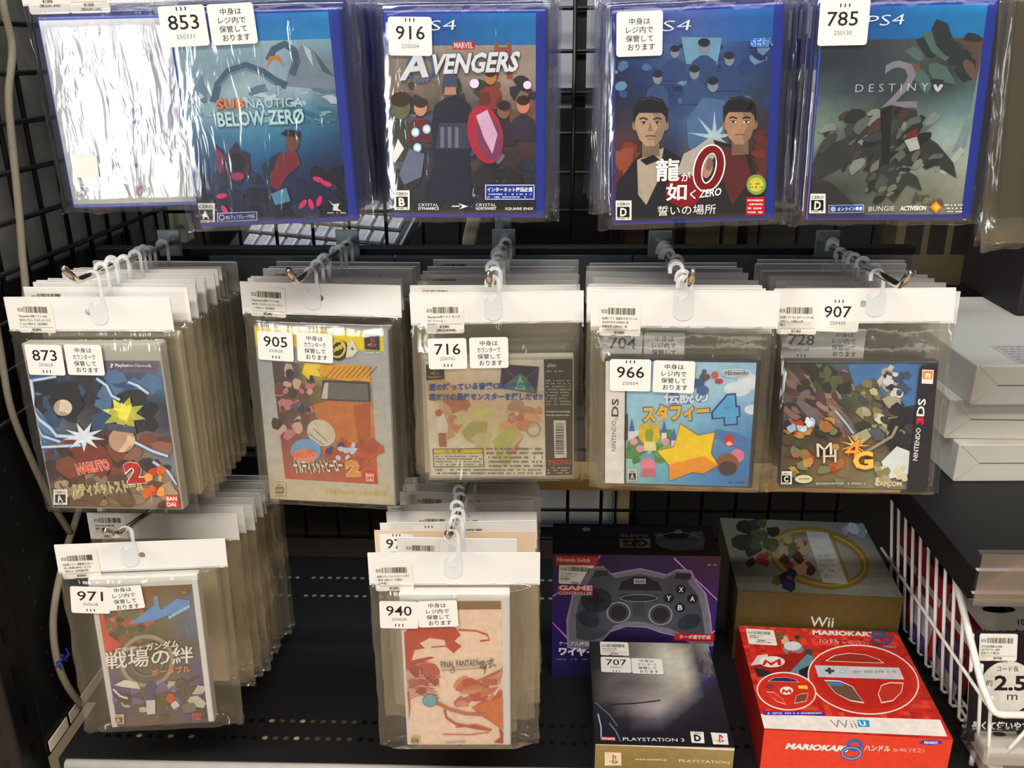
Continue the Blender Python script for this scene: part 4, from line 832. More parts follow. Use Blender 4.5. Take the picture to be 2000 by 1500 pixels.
a.poly([(833, 742), (868, 740), (867, 711), (832, 712)], (40, 36, 34)); a.psmark(850, 724, 20); a.text('PlayStation', (837, 739), (863, 738), 5, (220, 210, 190), .0)
a.text('君の持っている音楽CDの中から', (837, 763), (1036, 758), 14, (30, 84, 170), .035, shear=.12); a.text('君だけの最強モンスターを探しだせ!!', (837, 782), (1058, 781), 14, (30, 84, 170), .035, shear=.12)
a.poly([(847, 912), (946, 911), (944, 875), (845, 876)], (70, 66, 50)); a.poly([(848.5, 910.5), (944.5, 909.5), (943, 885), (847.5, 886)], (232, 224, 200)); a.poly([(847.5, 885), (943, 884), (942.5, 876.5), (847, 877)], (232, 206, 60)); a.text('⚠ 注 意', (868, 884), (902, 883.5), 6.5, (60, 50, 20), .01)
a.fine(851, 888, 942, 909, 4, (90, 86, 76), 11); a.fine(950, 872, 1060, 914, 5, (120, 114, 104), 12); a.fine(850, 914, 1062, 927, 2, (120, 114, 104), 13)
a.text('disc', (1068, 717), (1086, 716), 8, (190, 186, 176), .03, shear=.2); a.fine(1066, 722, 1100, 727, 1, (200, 196, 186), 14); a.fine(1066, 740, 1114, 792, 9, (176, 172, 164), 15); a.fine(1067, 800, 1114, 814, 2, (206, 200, 190), 16, duty=.95)
a.poly([(1083, 894), (1107, 893), (1105, 820), (1081, 820)], (224, 218, 200))
R = random.Random(4); y = 826
while y < 886: b = R.choice((1, 1.6, 2.4)); a.poly([(1085, y + b), (1101, y + b), (1101, y), (1085, y)], INK); y += b + R.choice((1, 1.6, 2.2))
a.text('TECMO', (1070, 907), (1117, 906), 10, (206, 52, 44), .05); a.fine(1069, 910, 1112, 925, 3, (206, 200, 190), 17)
a.build('cover_print', case)
g = G(); g.add([(-.071, -.0021, -.0625), (.071, -.0021, -.0625), (.071, -.0021, .0625), (-.071, -.0021, .0625)], [[0, 1, 2, 3]])
for c_, d_ in (((0, -.0012, .0620), (.142, .0020, .001)), ((0, -.0012, -.0620), (.142, .0020, .001)), ((-.0705, -.0012, 0), (.001, .0020, .123)), ((.0705, -.0012, 0), (.001, .0020, .123))): g.box(c_, d_)
g.build('clear_lid', film_mat('jewel_lid', (.99, .99, .985, 1), .008, (.9, .88, .8, 1), .03, .06, 0), case)
f = film_art(m); stick(f, root, 'number_sticker', (874, 691), 'number', (False, '716', '250702'), 0); stick(f, root, 'notice_sticker', (955, 689), 'notice', 'k', 0); h = hdr_art(m, t); stick(h, root, 'price_label', (868, 621), 'price', (('Playstation用ソフト モンス', 'ターファーム －'), '280', '308'), 0)
# 966
m = pose(.123, .746, -.316, .5, -1.3, -5.4); t = .015; hd = (.0885, .1215); q = rel(.1215, m, t, 3, RT[3], RB[3])
root, case = pack(BAG, 'white header bag with yellow star cover and sticker 966 on the fourth middle hook', MID, m, .135, .124, t, (52, 52, 56), hd, q.z - hd[1] - .003, M_FILMC, 34, hx=q.x)
a = face_art(m, (-.0665, -.0600, .0635, .0600))
a.grid(a.clip, [[(150, 198, 226), (160, 204, 230), (176, 214, 234), (156, 200, 228)], [(160, 206, 230), (170, 212, 234), (180, 218, 236), (166, 208, 232)], [(150, 200, 226), (156, 206, 228), (140, 196, 224), (110, 170, 210)], [(170, 214, 190), (150, 206, 200), (100, 170, 210), (70, 140, 194)], [(176, 220, 190), (130, 196, 206), (80, 156, 206), (60, 128, 186)], [(170, 214, 186), (110, 184, 206), (70, 146, 200), (56, 122, 180)]])
for x, y, rx, ry in ((1440, 760, 26, 14), (1462, 745, 22, 16), (1236, 850, 22, 10), (1300, 740, 20, 10), (1470, 800, 16, 10)): a.ell((x, y), rx, ry, (226, 238, 244))
a.tri([(1222, 895), (1226, 862), (1260, 842), (1310, 838), (1328, 860), (1322, 895), (1290, 905)], (84, 150, 84)); a.blobs(14, (1226, 848, 1322, 900), [(60, 130, 74), (110, 176, 90), (130, 190, 110)], 5, 12, 81)
a.ell((1268, 848), 21, 20, (232, 196, 60)); a.ell((1268, 848), 8, 20, (150, 170, 50)); a.tri([(1248, 838), (1252, 826), (1262, 834), (1268, 822), (1276, 834), (1286, 826), (1290, 838)], (226, 180, 50)); a.poly([(1256, 880), (1282, 880), (1280, 862), (1258, 862)], (240, 226, 160)); a.line([(1264, 900), (1270, 880)], 8, (170, 200, 220))
for x, y in ((1234, 842), (1297, 845), (1316, 860)): a.poly([(x - 6, y), (x + 6, y), (x, y - 26)], (70, 110, 190)); a.poly([(x - 5, y + 16), (x + 5, y + 16), (x + 5, y), (x - 5, y)], (236, 226, 230))
for x, y in ((1238, 862), (1300, 862), (1318, 874), (1250, 876)): a.ell((x, y), 8, 7, (236, 160, 190))
a.tri([(1400, 838), (1440, 846), (1478, 862), (1478, 880), (1420, 866), (1388, 850)], (70, 130, 190)); a.ell((1424, 860), 11, 12, (206, 60, 56)); a.ell((1424, 866), 6, 4, (236, 214, 196)); a.ell((1440, 889), 14, 13, (236, 130, 160)); a.ell((1421, 905), 22, 20, (150, 90, 60), 10); a.ell((1421, 914), 18, 14, (70, 60, 62)); a.ell((1266, 908), 15, 18, (232, 140, 166)); a.tri([(1248, 900), (1256, 886), (1274, 884), (1282, 898), (1262, 894)], (110, 170, 190)); a.poly([(1250, 930), (1282, 930), (1278, 914), (1256, 914)], (214, 110, 130))
S = [(1329, 828), (1363, 850), (1396, 844), (1388, 884), (1402, 908), (1374, 924), (1352, 921), (1308, 938), (1306, 906), (1283, 880), (1316, 873)]
a.tri([((x - 1343) * 1.03 + 1343, (y - 886) * 1.03 + 886) for x, y in S], (150, 90, 30)); a.tri(S, (246, 214, 40)); a.tri([(1308, 938), (1306, 906), (1340, 898), (1376, 890), (1402, 908), (1374, 924), (1352, 921)], (240, 160, 50))
a.text('伝説の', (1297, 790), (1384, 786), 26, (226, 240, 246), .03, out=(70, 110, 180)); a.text('スタフィー', (1256, 826), (1386, 818), 34, (246, 190, 50), .06, out=(30, 50, 120), ow=.05); a.text('4', (1394, 830), (1444, 826), 56, (90, 176, 226), .09, out=(26, 56, 130), ow=.05)
a.ell((1362, 748), 14, 9, (60, 96, 150)); a.ell((1372, 762), 12, 10, (70, 110, 170)); a.ell((1396, 732), 7, 7, (206, 110, 90)); a.ell((1404, 744), 8, 5, (196, 60, 70)); a.blobs(6, (1362, 724, 1386, 740), [(90, 90, 100)], 4, 9, 83)
a.poly([(1180, 944), (1219, 945), (1221, 700), (1181, 700)], (230, 228, 222)); a.poly([(1219, 946), (1222, 946), (1224, 706), (1221, 706)], (40, 40, 46)); a.poly([(1219, 860), (1226, 858), (1226, 808), (1220, 806)], (40, 40, 46))
a.text('NINTENDO', (1203, 880), (1203.5, 821), 8.5, (90, 88, 90), .0); a.text('DS', (1208, 813), (1209, 778), 14, (56, 54, 58), .02); a.ring((1204, 817), 2.5, 2.5, 1, (110, 108, 110))
a.ring((1438, 728), 28, 7.5, 2, (250, 250, 250)); a.ell((1438, 728), 27, 6.8, (52, 60, 74)); a.ell((1438, 728), 26, 6, (206, 220, 226)); a.text('Nintendo', (1416, 732), (1461, 731), 8, (52, 60, 74), .02)
a.rating('A', 1226, 915, 1244, 939); a.fine(1422, 939, 1456, 944, 1, (40, 60, 90), 18)
a.build('cover_print', case)
f = film_art(m); stick(f, root, 'number_sticker', (1231, 733), 'number', (True, '966', '250604'), 0); stick(f, root, 'notice_sticker', (1316, 736), 'notice', 'r', -1); h = hdr_art(m, t); stick(h, root, 'price_label', (1211, 624), 'price', (('DS用ソフト 伝説のスタフィー4', '/DS/NTR-P-A4DJ/A 全', '年齢対象 CERO A（全'), '380', '418'), -1)
M966 = m
# 907
m = pose(.295, .785, -.333, -7.5, -1.7, -5.2); t = .015; hd = (.0965, .1285); q = rel(.1285, m, t, 4, RT[4], RB[4])
root, case = pack(BAG, 'white header bag with dark handheld game case and sticker 907 on the rightmost middle hook', MID, m, .137, .125, t, (60, 60, 62), hd, q.z - hd[1] - .003, M_FILMC, 35, hx=q.x, lean=.12)
a = face_art(m, (-.0675, -.0610, .0650, .0600))
a.grid(a.clip, [[(74, 70, 64), (64, 62, 54), (92, 110, 118), (92, 140, 188), (96, 144, 200), (60, 60, 62)], [(130, 104, 96), (76, 72, 62), (84, 90, 74), (120, 126, 100), (96, 130, 170), (60, 60, 62)], [(104, 102, 116), (92, 80, 74), (62, 62, 52), (132, 124, 84), (84, 92, 96), (60, 60, 62)], [(120, 104, 82), (82, 72, 64), (116, 92, 60), (132, 106, 72), (62, 62, 58), (60, 60, 62)], [(112, 92, 62), (132, 102, 62), (176, 130, 70), (150, 130, 100), (150, 156, 146), (60, 60, 62)], [(92, 92, 72), (112, 112, 82), (132, 122, 92), (152, 142, 112), (162, 154, 124), (60, 60, 62)]])
a.tri([(1536, 718), (1590, 760), (1650, 800), (1680, 870), (1640, 830), (1590, 810), (1552, 770)], (150, 112, 102)); a.blobs(50, (1540, 735, 1660, 850), [(160, 120, 108), (96, 74, 68), (130, 120, 126), (70, 62, 58), (176, 146, 130)], 4, 13, 91, 2.6, 35)
a.blobs(16, (1560, 712, 1660, 760), [(62, 60, 50), (80, 84, 60), (104, 110, 76)], 8, 18, 92); a.tri([(1655, 712), (1795, 714), (1788, 790), (1740, 800), (1710, 745), (1670, 760)], (84, 134, 190)); a.tri([(1738, 712), (1746, 716), (1720, 752), (1708, 764), (1706, 752)], (222, 214, 200))
a.blobs(60, (1680, 730, 1765, 850), [(150, 140, 96), (110, 100, 66), (84, 88, 92), (176, 166, 126), (62, 62, 66), (196, 188, 160)], 4, 12, 93, 1.6, 30); a.blobs(16, (1730, 725, 1768, 770), [(52, 56, 74), (190, 186, 180), (70, 76, 96)], 5, 11, 94, 1.4); a.blobs(20, (1740, 795, 1790, 880), [(52, 50, 50), (64, 64, 62)], 10, 20, 95); a.tri([(1720, 900), (1750, 870), (1775, 880), (1772, 925), (1730, 935)], (196, 200, 198)); a.blobs(16, (1710, 905, 1768, 948), [(160, 150, 110), (196, 186, 150), (130, 124, 90)], 5, 12, 96)
a.blobs(40, (1528, 820, 1640, 940), [(84, 70, 50), (150, 100, 56), (60, 54, 44), (176, 130, 70), (110, 116, 84), (176, 60, 40)], 5, 14, 97, 1.3); a.blobs(10, (1545, 815, 1590, 840), [(150, 176, 200), (196, 206, 214)], 5, 10, 98); a.tri([(1660, 850), (1690, 835), (1700, 850), (1676, 870)], (150, 150, 120)); a.line([(1630, 800), (1655, 830), (1665, 845)], 4, (160, 170, 170)); a.line([(1690, 880), (1740, 850), (1750, 830)], 6, (140, 130, 110))
a.star((1668, 868), 30, 7, 9, (232, 176, 90), 0, .8); a.ell((1668, 868), 9, 7, (250, 232, 190))
a.text('M', (1594, 890), (1624, 888), 26, (206, 196, 180), .0, out=(70, 50, 40)); a.text('H', (1606, 902), (1632, 901), 26, (196, 186, 170), .0, out=(70, 50, 40)); a.text('4', (1646, 896), (1676, 895), 40, (236, 150, 60), .0, shear=.15, out=(120, 50, 30)); a.text('G', (1664, 916), (1704, 914), 36, (236, 180, 80), .04, out=(110, 60, 30))
a.rating('C', 1523, 918, 1545, 943); a.ell((1568, 933), 17, 8, (196, 190, 150)); a.fine(1555, 929, 1582, 937, 1, (130, 124, 90), 19); a.text('CAPCOM', (1706, 946), (1758, 947), 9, (206, 196, 160), .02); a.fine(1592, 938, 1690, 946, 1, (170, 164, 140), 20)
a.poly([(1768, 956), (1816, 957), (1826, 712), (1796, 712)], (50, 48, 50)); a.poly([(1797, 747), (1819, 748), (1821, 721), (1799, 720)], (222, 214, 204)); a.poly([(1799, 738), (1818, 739), (1819.5, 723), (1800.5, 722)], (226, 124, 52)); a.text('n', (1804, 736), (1814, 736.5), 9, (250, 236, 220), .04)
a.text('NINTENDO', (1789, 897), (1796, 834), 9, (222, 216, 208), .01); a.text('3', (1801, 827), (1802, 812), 14, (206, 40, 48), .05); a.text('DS', (1802, 811), (1806, 777), 15, (226, 222, 214), .02)
a.build('cover_print', case)
h = hdr_art(m, t); stick(h, root, 'price_label', (1557, 622), 'price', (('3DS用ソフト モンスターハンター4G', 'CERO C（15歳以上対', '象）'), '180', '198'), -1); h2 = hdr_art(m, t + .0004); stick(h2, root, 'number_sticker', (1637, 615), 'number', (True, '907', '250430'), -1, .0375, .0315)
M907 = m
# behind
P = [('Playstation2用ソフト', 'CERO A（全年齢対', '280', '308'), ('Playstation3用ソフト', 'CERO B（12歳以上', '280', '308'), ('PS2用ソフト 中古', 'CERO A', '380', '418'), ('DS用ソフト', 'CERO A（全年齢', '380', '418'), ('3DS用ソフト', 'CERO B', '480', '528')]
HDS = [(.0955, .128), (.105, .1365), (.093, .1225), (.0885, .1215), (.0965, .1285)]; CS = [(.135, .171, .010), (.136, .190, .010), (.142, .125, .010), (.135, .124, .011), (.137, .125, .011)]
CC = [(206, 198, 170), (120, 112, 96), (206, 198, 176), (176, 160, 120), (120, 112, 98)]
for k, (n, y0) in enumerate(((11, .806), (6, .852), (9, .812), (10, .768), (7, .818))):
    pr = plain('x', *CS[k], CC[k], HDS[k], .018, M_FILMW, 40 + k, air=.0012, wr=.6, price=((P[k][0], P[k][1]), P[k][2], P[k][3]) if k in (0, 1, 2) else None, number=((.025, 'notice', 'r'), (.045, 'notice', 'r'), (.0, 'number', (False, '89', '250628')), (.04, 'number', (True, '704', '')), (.03, 'number', (False, '728', '250128')))[k] if k in (1,) else None)
    stack(DESC[k], HK[k], 'bags behind ' + DESC[k], pr, RT[k], RB[k], y0, .962, n, HDS[k][1], .018, 80 + k, tilt=(-1, -1, -1, -.5, -5)[k], yaw0=(-2, -4.2, 1.1, -5.4, -5.2)[k], sway=.8)
# stickers seen through the empty top of two front bags, on the bags just behind
for o in list(bpy.data.objects):
    if o.parent is None and o.get('label', '').startswith('white headed bag, first behind the ' + DESC[3]):
        a = film_art(o.matrix_world, .0028); stick(a, o, 'number_sticker', (1215, 676), 'number', (True, '704', ''), 0); stick(a, o, 'notice_sticker', (1297, 681), 'notice', 'r', 0)
        g = Art(o.matrix_world, (0, -.0004, 0), (1, 0, 0), (0, 0, 1)); g.rect(-.066, -.06, .066, .061, (214, 160, 60)); g.rect(-.01, .03, .066, .059, (224, 180, 84)); g.build('cover_print', o.children[0])
    if o.parent is None and o.get('label', '').startswith('white headed bag, first behind the ' + DESC[4]):
        a = film_art(o.matrix_world, .0028); stick(a, o, 'number_sticker', (1567, 672), 'number', (False, '728', '250128'), 0, .0385, .031); stick(a, o, 'notice_sticker', (1648, 672), 'notice', 'r', 0, .0385, .031)

# ---------------------------------------------------------------- lower row
LOW = 'lower row header bags'
m = pose(-.391, .739, -.566, -1.0, 1.3, 7.7); t = .014; hd = (.0915, .1225); q = rel(.1225, m, t, 0, RT3[0], RB3[0])
root, case = pack(BAG, 'white header bag with violet battle cover and sticker 971 on the lower left hook', LOW, m, .104, .177, t, (214, 212, 206), hd, max(.006, q.z - hd[1] - .003), M_FILMC, 36, hx=q.x, bot=-.097)
a = face_art(m, (-.046, -.0875, .0465, .0775))
a.grid(a.clip, [[(128, 104, 50), (124, 100, 46), (120, 96, 44), (118, 94, 44)], [(196, 84, 54), (176, 92, 60), (130, 120, 110), (120, 120, 140)], [(190, 82, 54), (112, 102, 62), (118, 110, 80), (104, 120, 150)], [(186, 90, 60), (112, 94, 54), (112, 94, 54), (110, 102, 100)], [(134, 104, 110), (118, 108, 88), (120, 110, 96), (110, 92, 128)], [(104, 88, 128), (120, 102, 84), (128, 112, 92), (110, 86, 132)], [(94, 82, 110), (110, 92, 62), (112, 100, 80), (100, 86, 120)], [(110, 92, 110), (110, 94, 80), (104, 90, 100), (96, 84, 124)]])
a.blobs(40, (195, 1190, 300, 1250), [(112, 124, 84), (90, 100, 66), (150, 156, 120), (190, 100, 70), (84, 84, 56)], 4, 11, 101, 1.5); a.tri([(252, 1218), (300, 1182), (318, 1190), (345, 1168), (372, 1172), (366, 1192), (330, 1200), (300, 1212)], (112, 156, 206)); a.tri([(300, 1165), (308, 1162), (312, 1188), (302, 1190)], (130, 160, 196))
for k in range(6): a.poly([(330 + 7 * k, 1208 - 4 * k), (337 + 7 * k, 1206 - 4 * k), (336 + 7 * k, 1200 - 4 * k), (329 + 7 * k, 1202 - 4 * k)], (176, 206, 226))
a.tri([(184, 1170), (200, 1190), (214, 1240), (240, 1258), (206, 1276), (196, 1240)], (206, 92, 60)); a.ring((287, 1290), 50, 48, 10, (150, 140, 118)); a.ring((287, 1290), 50, 48, 2, (190, 180, 150)); a.ring((287, 1290), 32, 30, 5, (136, 124, 100))
a.blobs(40, (215, 1330, 395, 1400), [(96, 84, 120), (110, 94, 60), (130, 120, 100), (196, 190, 176), (84, 76, 60), (130, 110, 140)], 5, 13, 102, 1.5); a.tri([(224, 1336), (244, 1326), (268, 1330), (276, 1344), (240, 1340)], (222, 214, 196)); a.line([(222, 1344), (236, 1358), (250, 1362)], 4, (222, 216, 200)); a.line([(206, 1356), (222, 1358)], 2, (222, 216, 200)); a.line([(345, 1340), (390, 1318)], 3, (90, 80, 90)); a.poly([(288, 1394), (304, 1392), (304, 1365), (286, 1366)], (206, 204, 196)); a.ell((334, 1362), 8, 10, (200, 96, 60)); a.poly([(340, 1384), (352, 1376), (344, 1366), (334, 1374)], (214, 210, 200))
a.text('機動戦士', (226, 1274), (282, 1268), 10, (226, 222, 206), .02, shear=.15); a.text('ガンダム', (284, 1270), (350, 1262), 15, (228, 224, 210), .04, shear=.25, out=(110, 94, 70)); a.text('戦場の絆', (208, 1306), (378, 1293), 34, (240, 234, 222), .012, shear=.12); a.text('ポータブル', (298, 1318), (374, 1310), 13, (232, 150, 90), .03)
a.psmark(363, 1152, 14, (190, 80, 60)); a.rating('A', 222, 1393, 243, 1412, (110, 90, 60), (206, 196, 166)); a.text('BAN', (378, 1397), (394, 1396), 7, (222, 84, 56), .05); a.text('DAI', (378, 1405), (393, 1404), 7, (222, 84, 56), .05)
a.build('cover_print', case)
g = G(); g.box((.049, -.0012, -.001), (.006, .0020, .17), .0008, 0, (222, 220, 214)); g.build('case_edge', M_PLASTIC, case)
f = film_art(m); stick(f, root, 'number_sticker', (176, 1172), 'number', (False, '971', '250628'), -5); stick(f, root, 'notice_sticker', (243, 1168), 'notice', 'r', 3, .0355, .026); h = hdr_art(m, t); stick(h, root, 'price_label', (156, 1103), 'price', (('PSP用ソフト 機動戦士ガン', 'ダム 戦場の絆ポータブル', 'CERO A（全年齢対象）'), '580', '638'), 2)
m = pose(-.082, .713, -.563, -.4, .2, 1.7); t = .014; hd = (.0935, .1275); q = rel(.1275, m, t, 1, RT3[1], RB3[1])
root, case = pack(BAG, 'white header bag with red ink cover and sticker 940 on the lower right hook', LOW, m, .104, .177, t, (226, 222, 218), hd, max(.006, q.z - hd[1] - .003), M_FILMC, 37, hx=q.x, bot=-.092)
a = face_art(m, (-.0490, -.0865, .0440, .0805))
a.grid(a.clip, [[(236, 208, 184), (238, 210, 186), (238, 210, 186)], [(238, 212, 188), (240, 214, 192), (238, 210, 186)], [(238, 212, 190), (240, 214, 192), (238, 210, 186)]])
a.poly([(781, 1192), (979, 1190), (978, 1169), (781, 1171)], (142, 112, 72))
a.tri([(781, 1290), (782, 1236), (800, 1225), (850, 1220), (890, 1226), (900, 1240), (888, 1252), (902, 1262), (886, 1276), (872, 1264), (868, 1250), (840, 1246), (820, 1256), (830, 1266), (810, 1270), (804, 1290), (840, 1282), (850, 1284), (808, 1300), (790, 1310)], (192, 74, 48)); a.line([(895, 1230), (930, 1232), (952, 1240), (956, 1250), (938, 1252)], 4, (196, 86, 58)); a.line([(842, 1264), (870, 1262), (880, 1254)], 3, (196, 90, 62))
a.blobs(26, (790, 1296, 855, 1350), [(206, 110, 86), (196, 130, 120), (214, 150, 120), (176, 90, 80), (222, 170, 150)], 4, 12, 111, 1.8, 20); a.blobs(26, (895, 1330, 975, 1380), [(206, 120, 90), (190, 110, 110), (214, 150, 110), (196, 90, 70)], 4, 12, 112, 2.2, -20); a.tri([(920, 1380), (960, 1366), (984, 1362), (986, 1425), (970, 1415), (945, 1400)], (214, 120, 70))
for k in range(16): a.line([(900 + 5 * k, 1350 - k), (915 + 5 * k, 1334 - k * 1.6), (940 + 4 * k, 1325 - 2 * k)], 1.4, (196, 96, 74))
for k in range(12): a.line([(790, 1310 + 5 * k), (820, 1300 + 5 * k), (850 + 3 * (k % 4), 1296 + 6 * k)], 1.4, (190, 90, 70))
a.line([(850, 1370), (880, 1384), (910, 1392), (950, 1394)], 6, (196, 120, 80)); a.line([(868, 1384), (872, 1400), (890, 1412), (930, 1420), (960, 1424)], 4, (190, 84, 60)); a.line([(890, 1418), (930, 1414), (958, 1424)], 3, (200, 96, 70)); a.line([(864, 1432), (920, 1433), (955, 1428)], 1.6, (190, 90, 66)); a.line([(797, 1350), (800, 1380), (796, 1406)], 3, (196, 86, 60)); a.tri([(974, 1420), (986, 1428), (984, 1450), (964, 1448), (978, 1438)], (176, 70, 48)); a.ell((840, 1366), 14, 12, (124, 172, 182)); a.ring((840, 1366), 14, 12, 1.2, (96, 120, 130))
a.text('FINAL FANTASY', (862, 1303), (935, 1299), 13, (66, 50, 44), .0); a.poly([(862, 1308), (946, 1303), (946, 1302), (862, 1307)], (90, 76, 66)); a.text('零式', (938, 1308), (970, 1300), 18, (60, 46, 40), .0); a.line([(950, 1296), (946, 1314)], 1.4, (60, 46, 40)); a.ring((884, 1308), 4, 4, 1, (90, 76, 66))
a.rating('C', 802, 1436, 820, 1450, (110, 96, 60), (206, 196, 160)); a.text('SQUARE ENIX', (870, 1450), (910, 1449), 4.5, (110, 90, 80), .0)
a.build('cover_print', case)
f = film_art(m); stick(f, root, 'number_sticker', (779, 1201), 'number', (False, '940', '250628'), -1); stick(f, root, 'notice_sticker', (855, 1199), 'notice', 'r', 2, .0375, .029); h = hdr_art(m, t); stick(h, root, 'price_label', (769, 1127), 'price', (('PSP用ソフト ファイナルファンタジ', '-零式 CERO C（15歳以', '上対象）'), '280', '308'), 2)
# behind, left hook and right hook
pr = plain('x', .104, .177, .010, (200, 186, 150), (.0915, .1225), .014, M_FILMW, 47, air=.0012, wr=.6, price=(('Playstation2用 機', '械戦 CERO A'), '280', '308'), bot=-.097)
stack('violet battle cover bag 971', 'lower left hook', 'bags behind the violet battle cover bag 971', pr, RT3[0], RB3[0], .825, .985, 9, .1225, .014, 91, tilt=-.5, yaw0=1.5, sway=.8)
gs = 'bags behind the red ink cover bag 940'; hk = 'lower right hook'
def one(label, y, z, roll, yaw, hw, hcol, seed, cw=.104, price=None, number=None, px_=0.0):
    p = rod_z(RT3[1], RB3[1], y); mm = pose(p.x + px_, y, z, -.5, roll, yaw)
    lp = max(.006, p.z - H - z - .1265)
    r_, c_ = pack(BAG, label, gs, mm, cw, .150, .010, (204, 190, 150), (.0945, .1265), lp, M_FILMW, seed, air=.0012, wr=.7, hdr_w=hw, bagw=hw, hcol=hcol, bot=-.10, hx=-px_)
    A = hdr_art(mm, .010)
    for nm, u, kd, dt in (number or ()): A.g = G(); sticker_uv(A, u, .1095, kd, dt, 0, .034, .028); A.build(nm, r_, M_CARD)
one('small white headed bag with a barcode label, just behind red ink bag 940', .748, -.566, .4, 0, .116, (224, 222, 219), 121, .09, number=(('price_label', -.034, 'price', (('ゲームキューブ用ソフト どう', 'ぶつの森e+ CERO A'), '680', '748')),))
one('beige headed bag with sticker 97, second behind the red ink cover bag 940', .772, -.572, .3, .5, .160, (214, 192, 164), 122, number=(('number_sticker', -.058, 'number', (True, '972', '2506')),), px_=-.004)
for k, (y, z, ro) in enumerate(((.80, -.577, -1.2), (.832, -.583, -1.0), (.862, -.588, -2.4), (.895, -.594, 1.2), (.93, -.600, .4), (.962, -.606, -.6))):
    one(f'white headed bag hanging {ORD[k + 3]} behind the red ink cover bag 940', y, z, ro, (1, -1, 2, -1, 0, 1)[k], .160, (218, 216, 212), 123 + k, number=((('number_sticker', -.03, 'number', (True, '905', '2506')), ('price_label', .012, 'price', (('PS2用',), '280', '308'))), (('price_label', -.03, 'price', (('PS2用',), '280', '308')),  ('number_sticker', .005, 'number', (True, '915', ''))), (('price_label', -.045, 'price', (('PS2用',), '280', '308')), ('notice_sticker', .0, 'notice', 'r')), (('price_label', -.045, 'price', (('PS2用',), '280', '308')), ('number_sticker', -.0, 'number', (False, '890', ''))), (), ())[k])
# ---------------------------------------------------------------- boxed goods on the bottom shelf
ZS = -.737
def carton(name, label, c, yaw, d, tops, front, left, cat='boxed accessory', col=(30, 28, 28)):
    """A cardboard box: d = width, depth, height; c = centre of its foot. Returns root and the print faces."""
    mm = Matrix.Translation((c[0], c[1], c[2] + H)) @ Matrix.Rotation(math.radians(yaw), 4, 'Z'); root = thing(name, label, cat, mm)
    g = G(); g.box((0, 0, d[2] / 2), d, .0012, 0, col); body = g.build('carton', M_CARD, root)
    T = Art(mm, (0, 0, d[2] + .0003), (1, 0, 0), (0, 1, 0), (-d[0] / 2, -d[1] / 2, d[0] / 2, d[1] / 2)); F = Art(mm, (0, -d[1] / 2 - .0003, d[2] / 2), (1, 0, 0), (0, 0, 1), (-d[0] / 2, -d[2] / 2, d[0] / 2, d[2] / 2)); Lf = Art(mm, (-d[0] / 2 - .0003, 0, d[2] / 2), (0, -1, 0), (0, 0, 1), (-d[1] / 2, -d[2] / 2, d[1] / 2, d[2] / 2))
    return root, body, T, F, Lf
# game controller carton, standing
root, body, T, F, Lf = carton('controller_box', 'dark violet game controller box standing behind the grey face box', (.112, .963, ZS), -.6, (.198, .072, .177), 0, 0, 0)
F.rect(*F.clip, (34, 22, 60)); F.grid(F.clip, [[(52, 30, 70), (44, 28, 66), (52, 30, 70), (70, 30, 56)], [(50, 26, 96), (34, 24, 66), (44, 28, 80), (60, 34, 90)], [(44, 30, 110), (30, 24, 56), (32, 24, 60), (50, 34, 120)], [(34, 26, 80), (20, 16, 34), (20, 16, 34), (36, 26, 90)]])
for p, q in (((1316, 1090), (1408, 1172)), ((1078, 1165), (1110, 1145)), ((1076, 1215), (1110, 1248)), ((1385, 1240), (1405, 1232)), ((1160, 1105), (1172, 1085))): F.line([p, q], 4, (150, 70, 150)); F.line([p, q], 1.6, (226, 170, 220))
CT = [(1112, 1262), (1110, 1210), (1122, 1160), (1140, 1128), (1150, 1110), (1180, 1108), (1196, 1122), (1215, 1118), (1250, 1112), (1285, 1120), (1300, 1124), (1320, 1114), (1348, 1116), (1358, 1138), (1376, 1160), (1384, 1200), (1392, 1258), (1365, 1262), (1318, 1240), (1290, 1234), (1262, 1224), (1225, 1222), (1195, 1232), (1170, 1258), (1140, 1268)]
F.tri([((x - 1250) * 1.03 + 1250, (y - 1180) * 1.04 + 1180) for x, y in CT], (150, 120, 165)); F.tri(CT, (106, 104, 114)); F.tri([((x - 1250) * .9 + 1250, (y - 1180) * .84 + 1178) for x, y in CT], (62, 64, 72))
F.tri([(1208, 1152), (1214, 1136), (1240, 1126), (1262, 1126), (1286, 1138), (1294, 1154)], (26, 24, 30)); F.poly([(1238, 1140), (1261, 1140), (1261, 1130), (1238, 1130)], (180, 160, 170)); F.text('GG', (1240, 1138.5), (1259, 1138.5), 6.5, (40, 30, 40), .03)
F.poly([(1212, 1174), (1284, 1176), (1284, 1162), (1212, 1160)], (34, 34, 40)); F.ring((1248, 1168), 36, 7, 1.2, (130, 130, 140)); F.poly([(1236, 1202), (1260, 1202), (1258, 1176), (1236, 1176)], (50, 50, 58))
for x, y in ((1208, 1196), (1290, 1200)): F.ell((x, y), 24, 21, (120, 120, 124)); F.ell((x, y), 20, 18, (26, 24, 28)); F.ring((x, y), 17, 15, 1.4, (70, 70, 76))
F.ell((1165, 1172), 30, 24, (30, 34, 40)); F.poly([(1150, 1176), (1180, 1176), (1180, 1168), (1150, 1168)], (16, 18, 20)); F.poly([(1161, 1186), (1170, 1186), (1170, 1158), (1161, 1158)], (16, 18, 20)); F.ell((1150, 1208), 22, 16, (36, 44, 52), 25); F.ell((1346, 1214), 24, 14, (36, 42, 50), -20); F.poly([(1318, 1130), (1348, 1132), (1350, 1120), (1320, 1118)], (34, 34, 38)); F.poly([(1160, 1126), (1186, 1124), (1188, 1114), (1162, 1114)], (40, 44, 48))
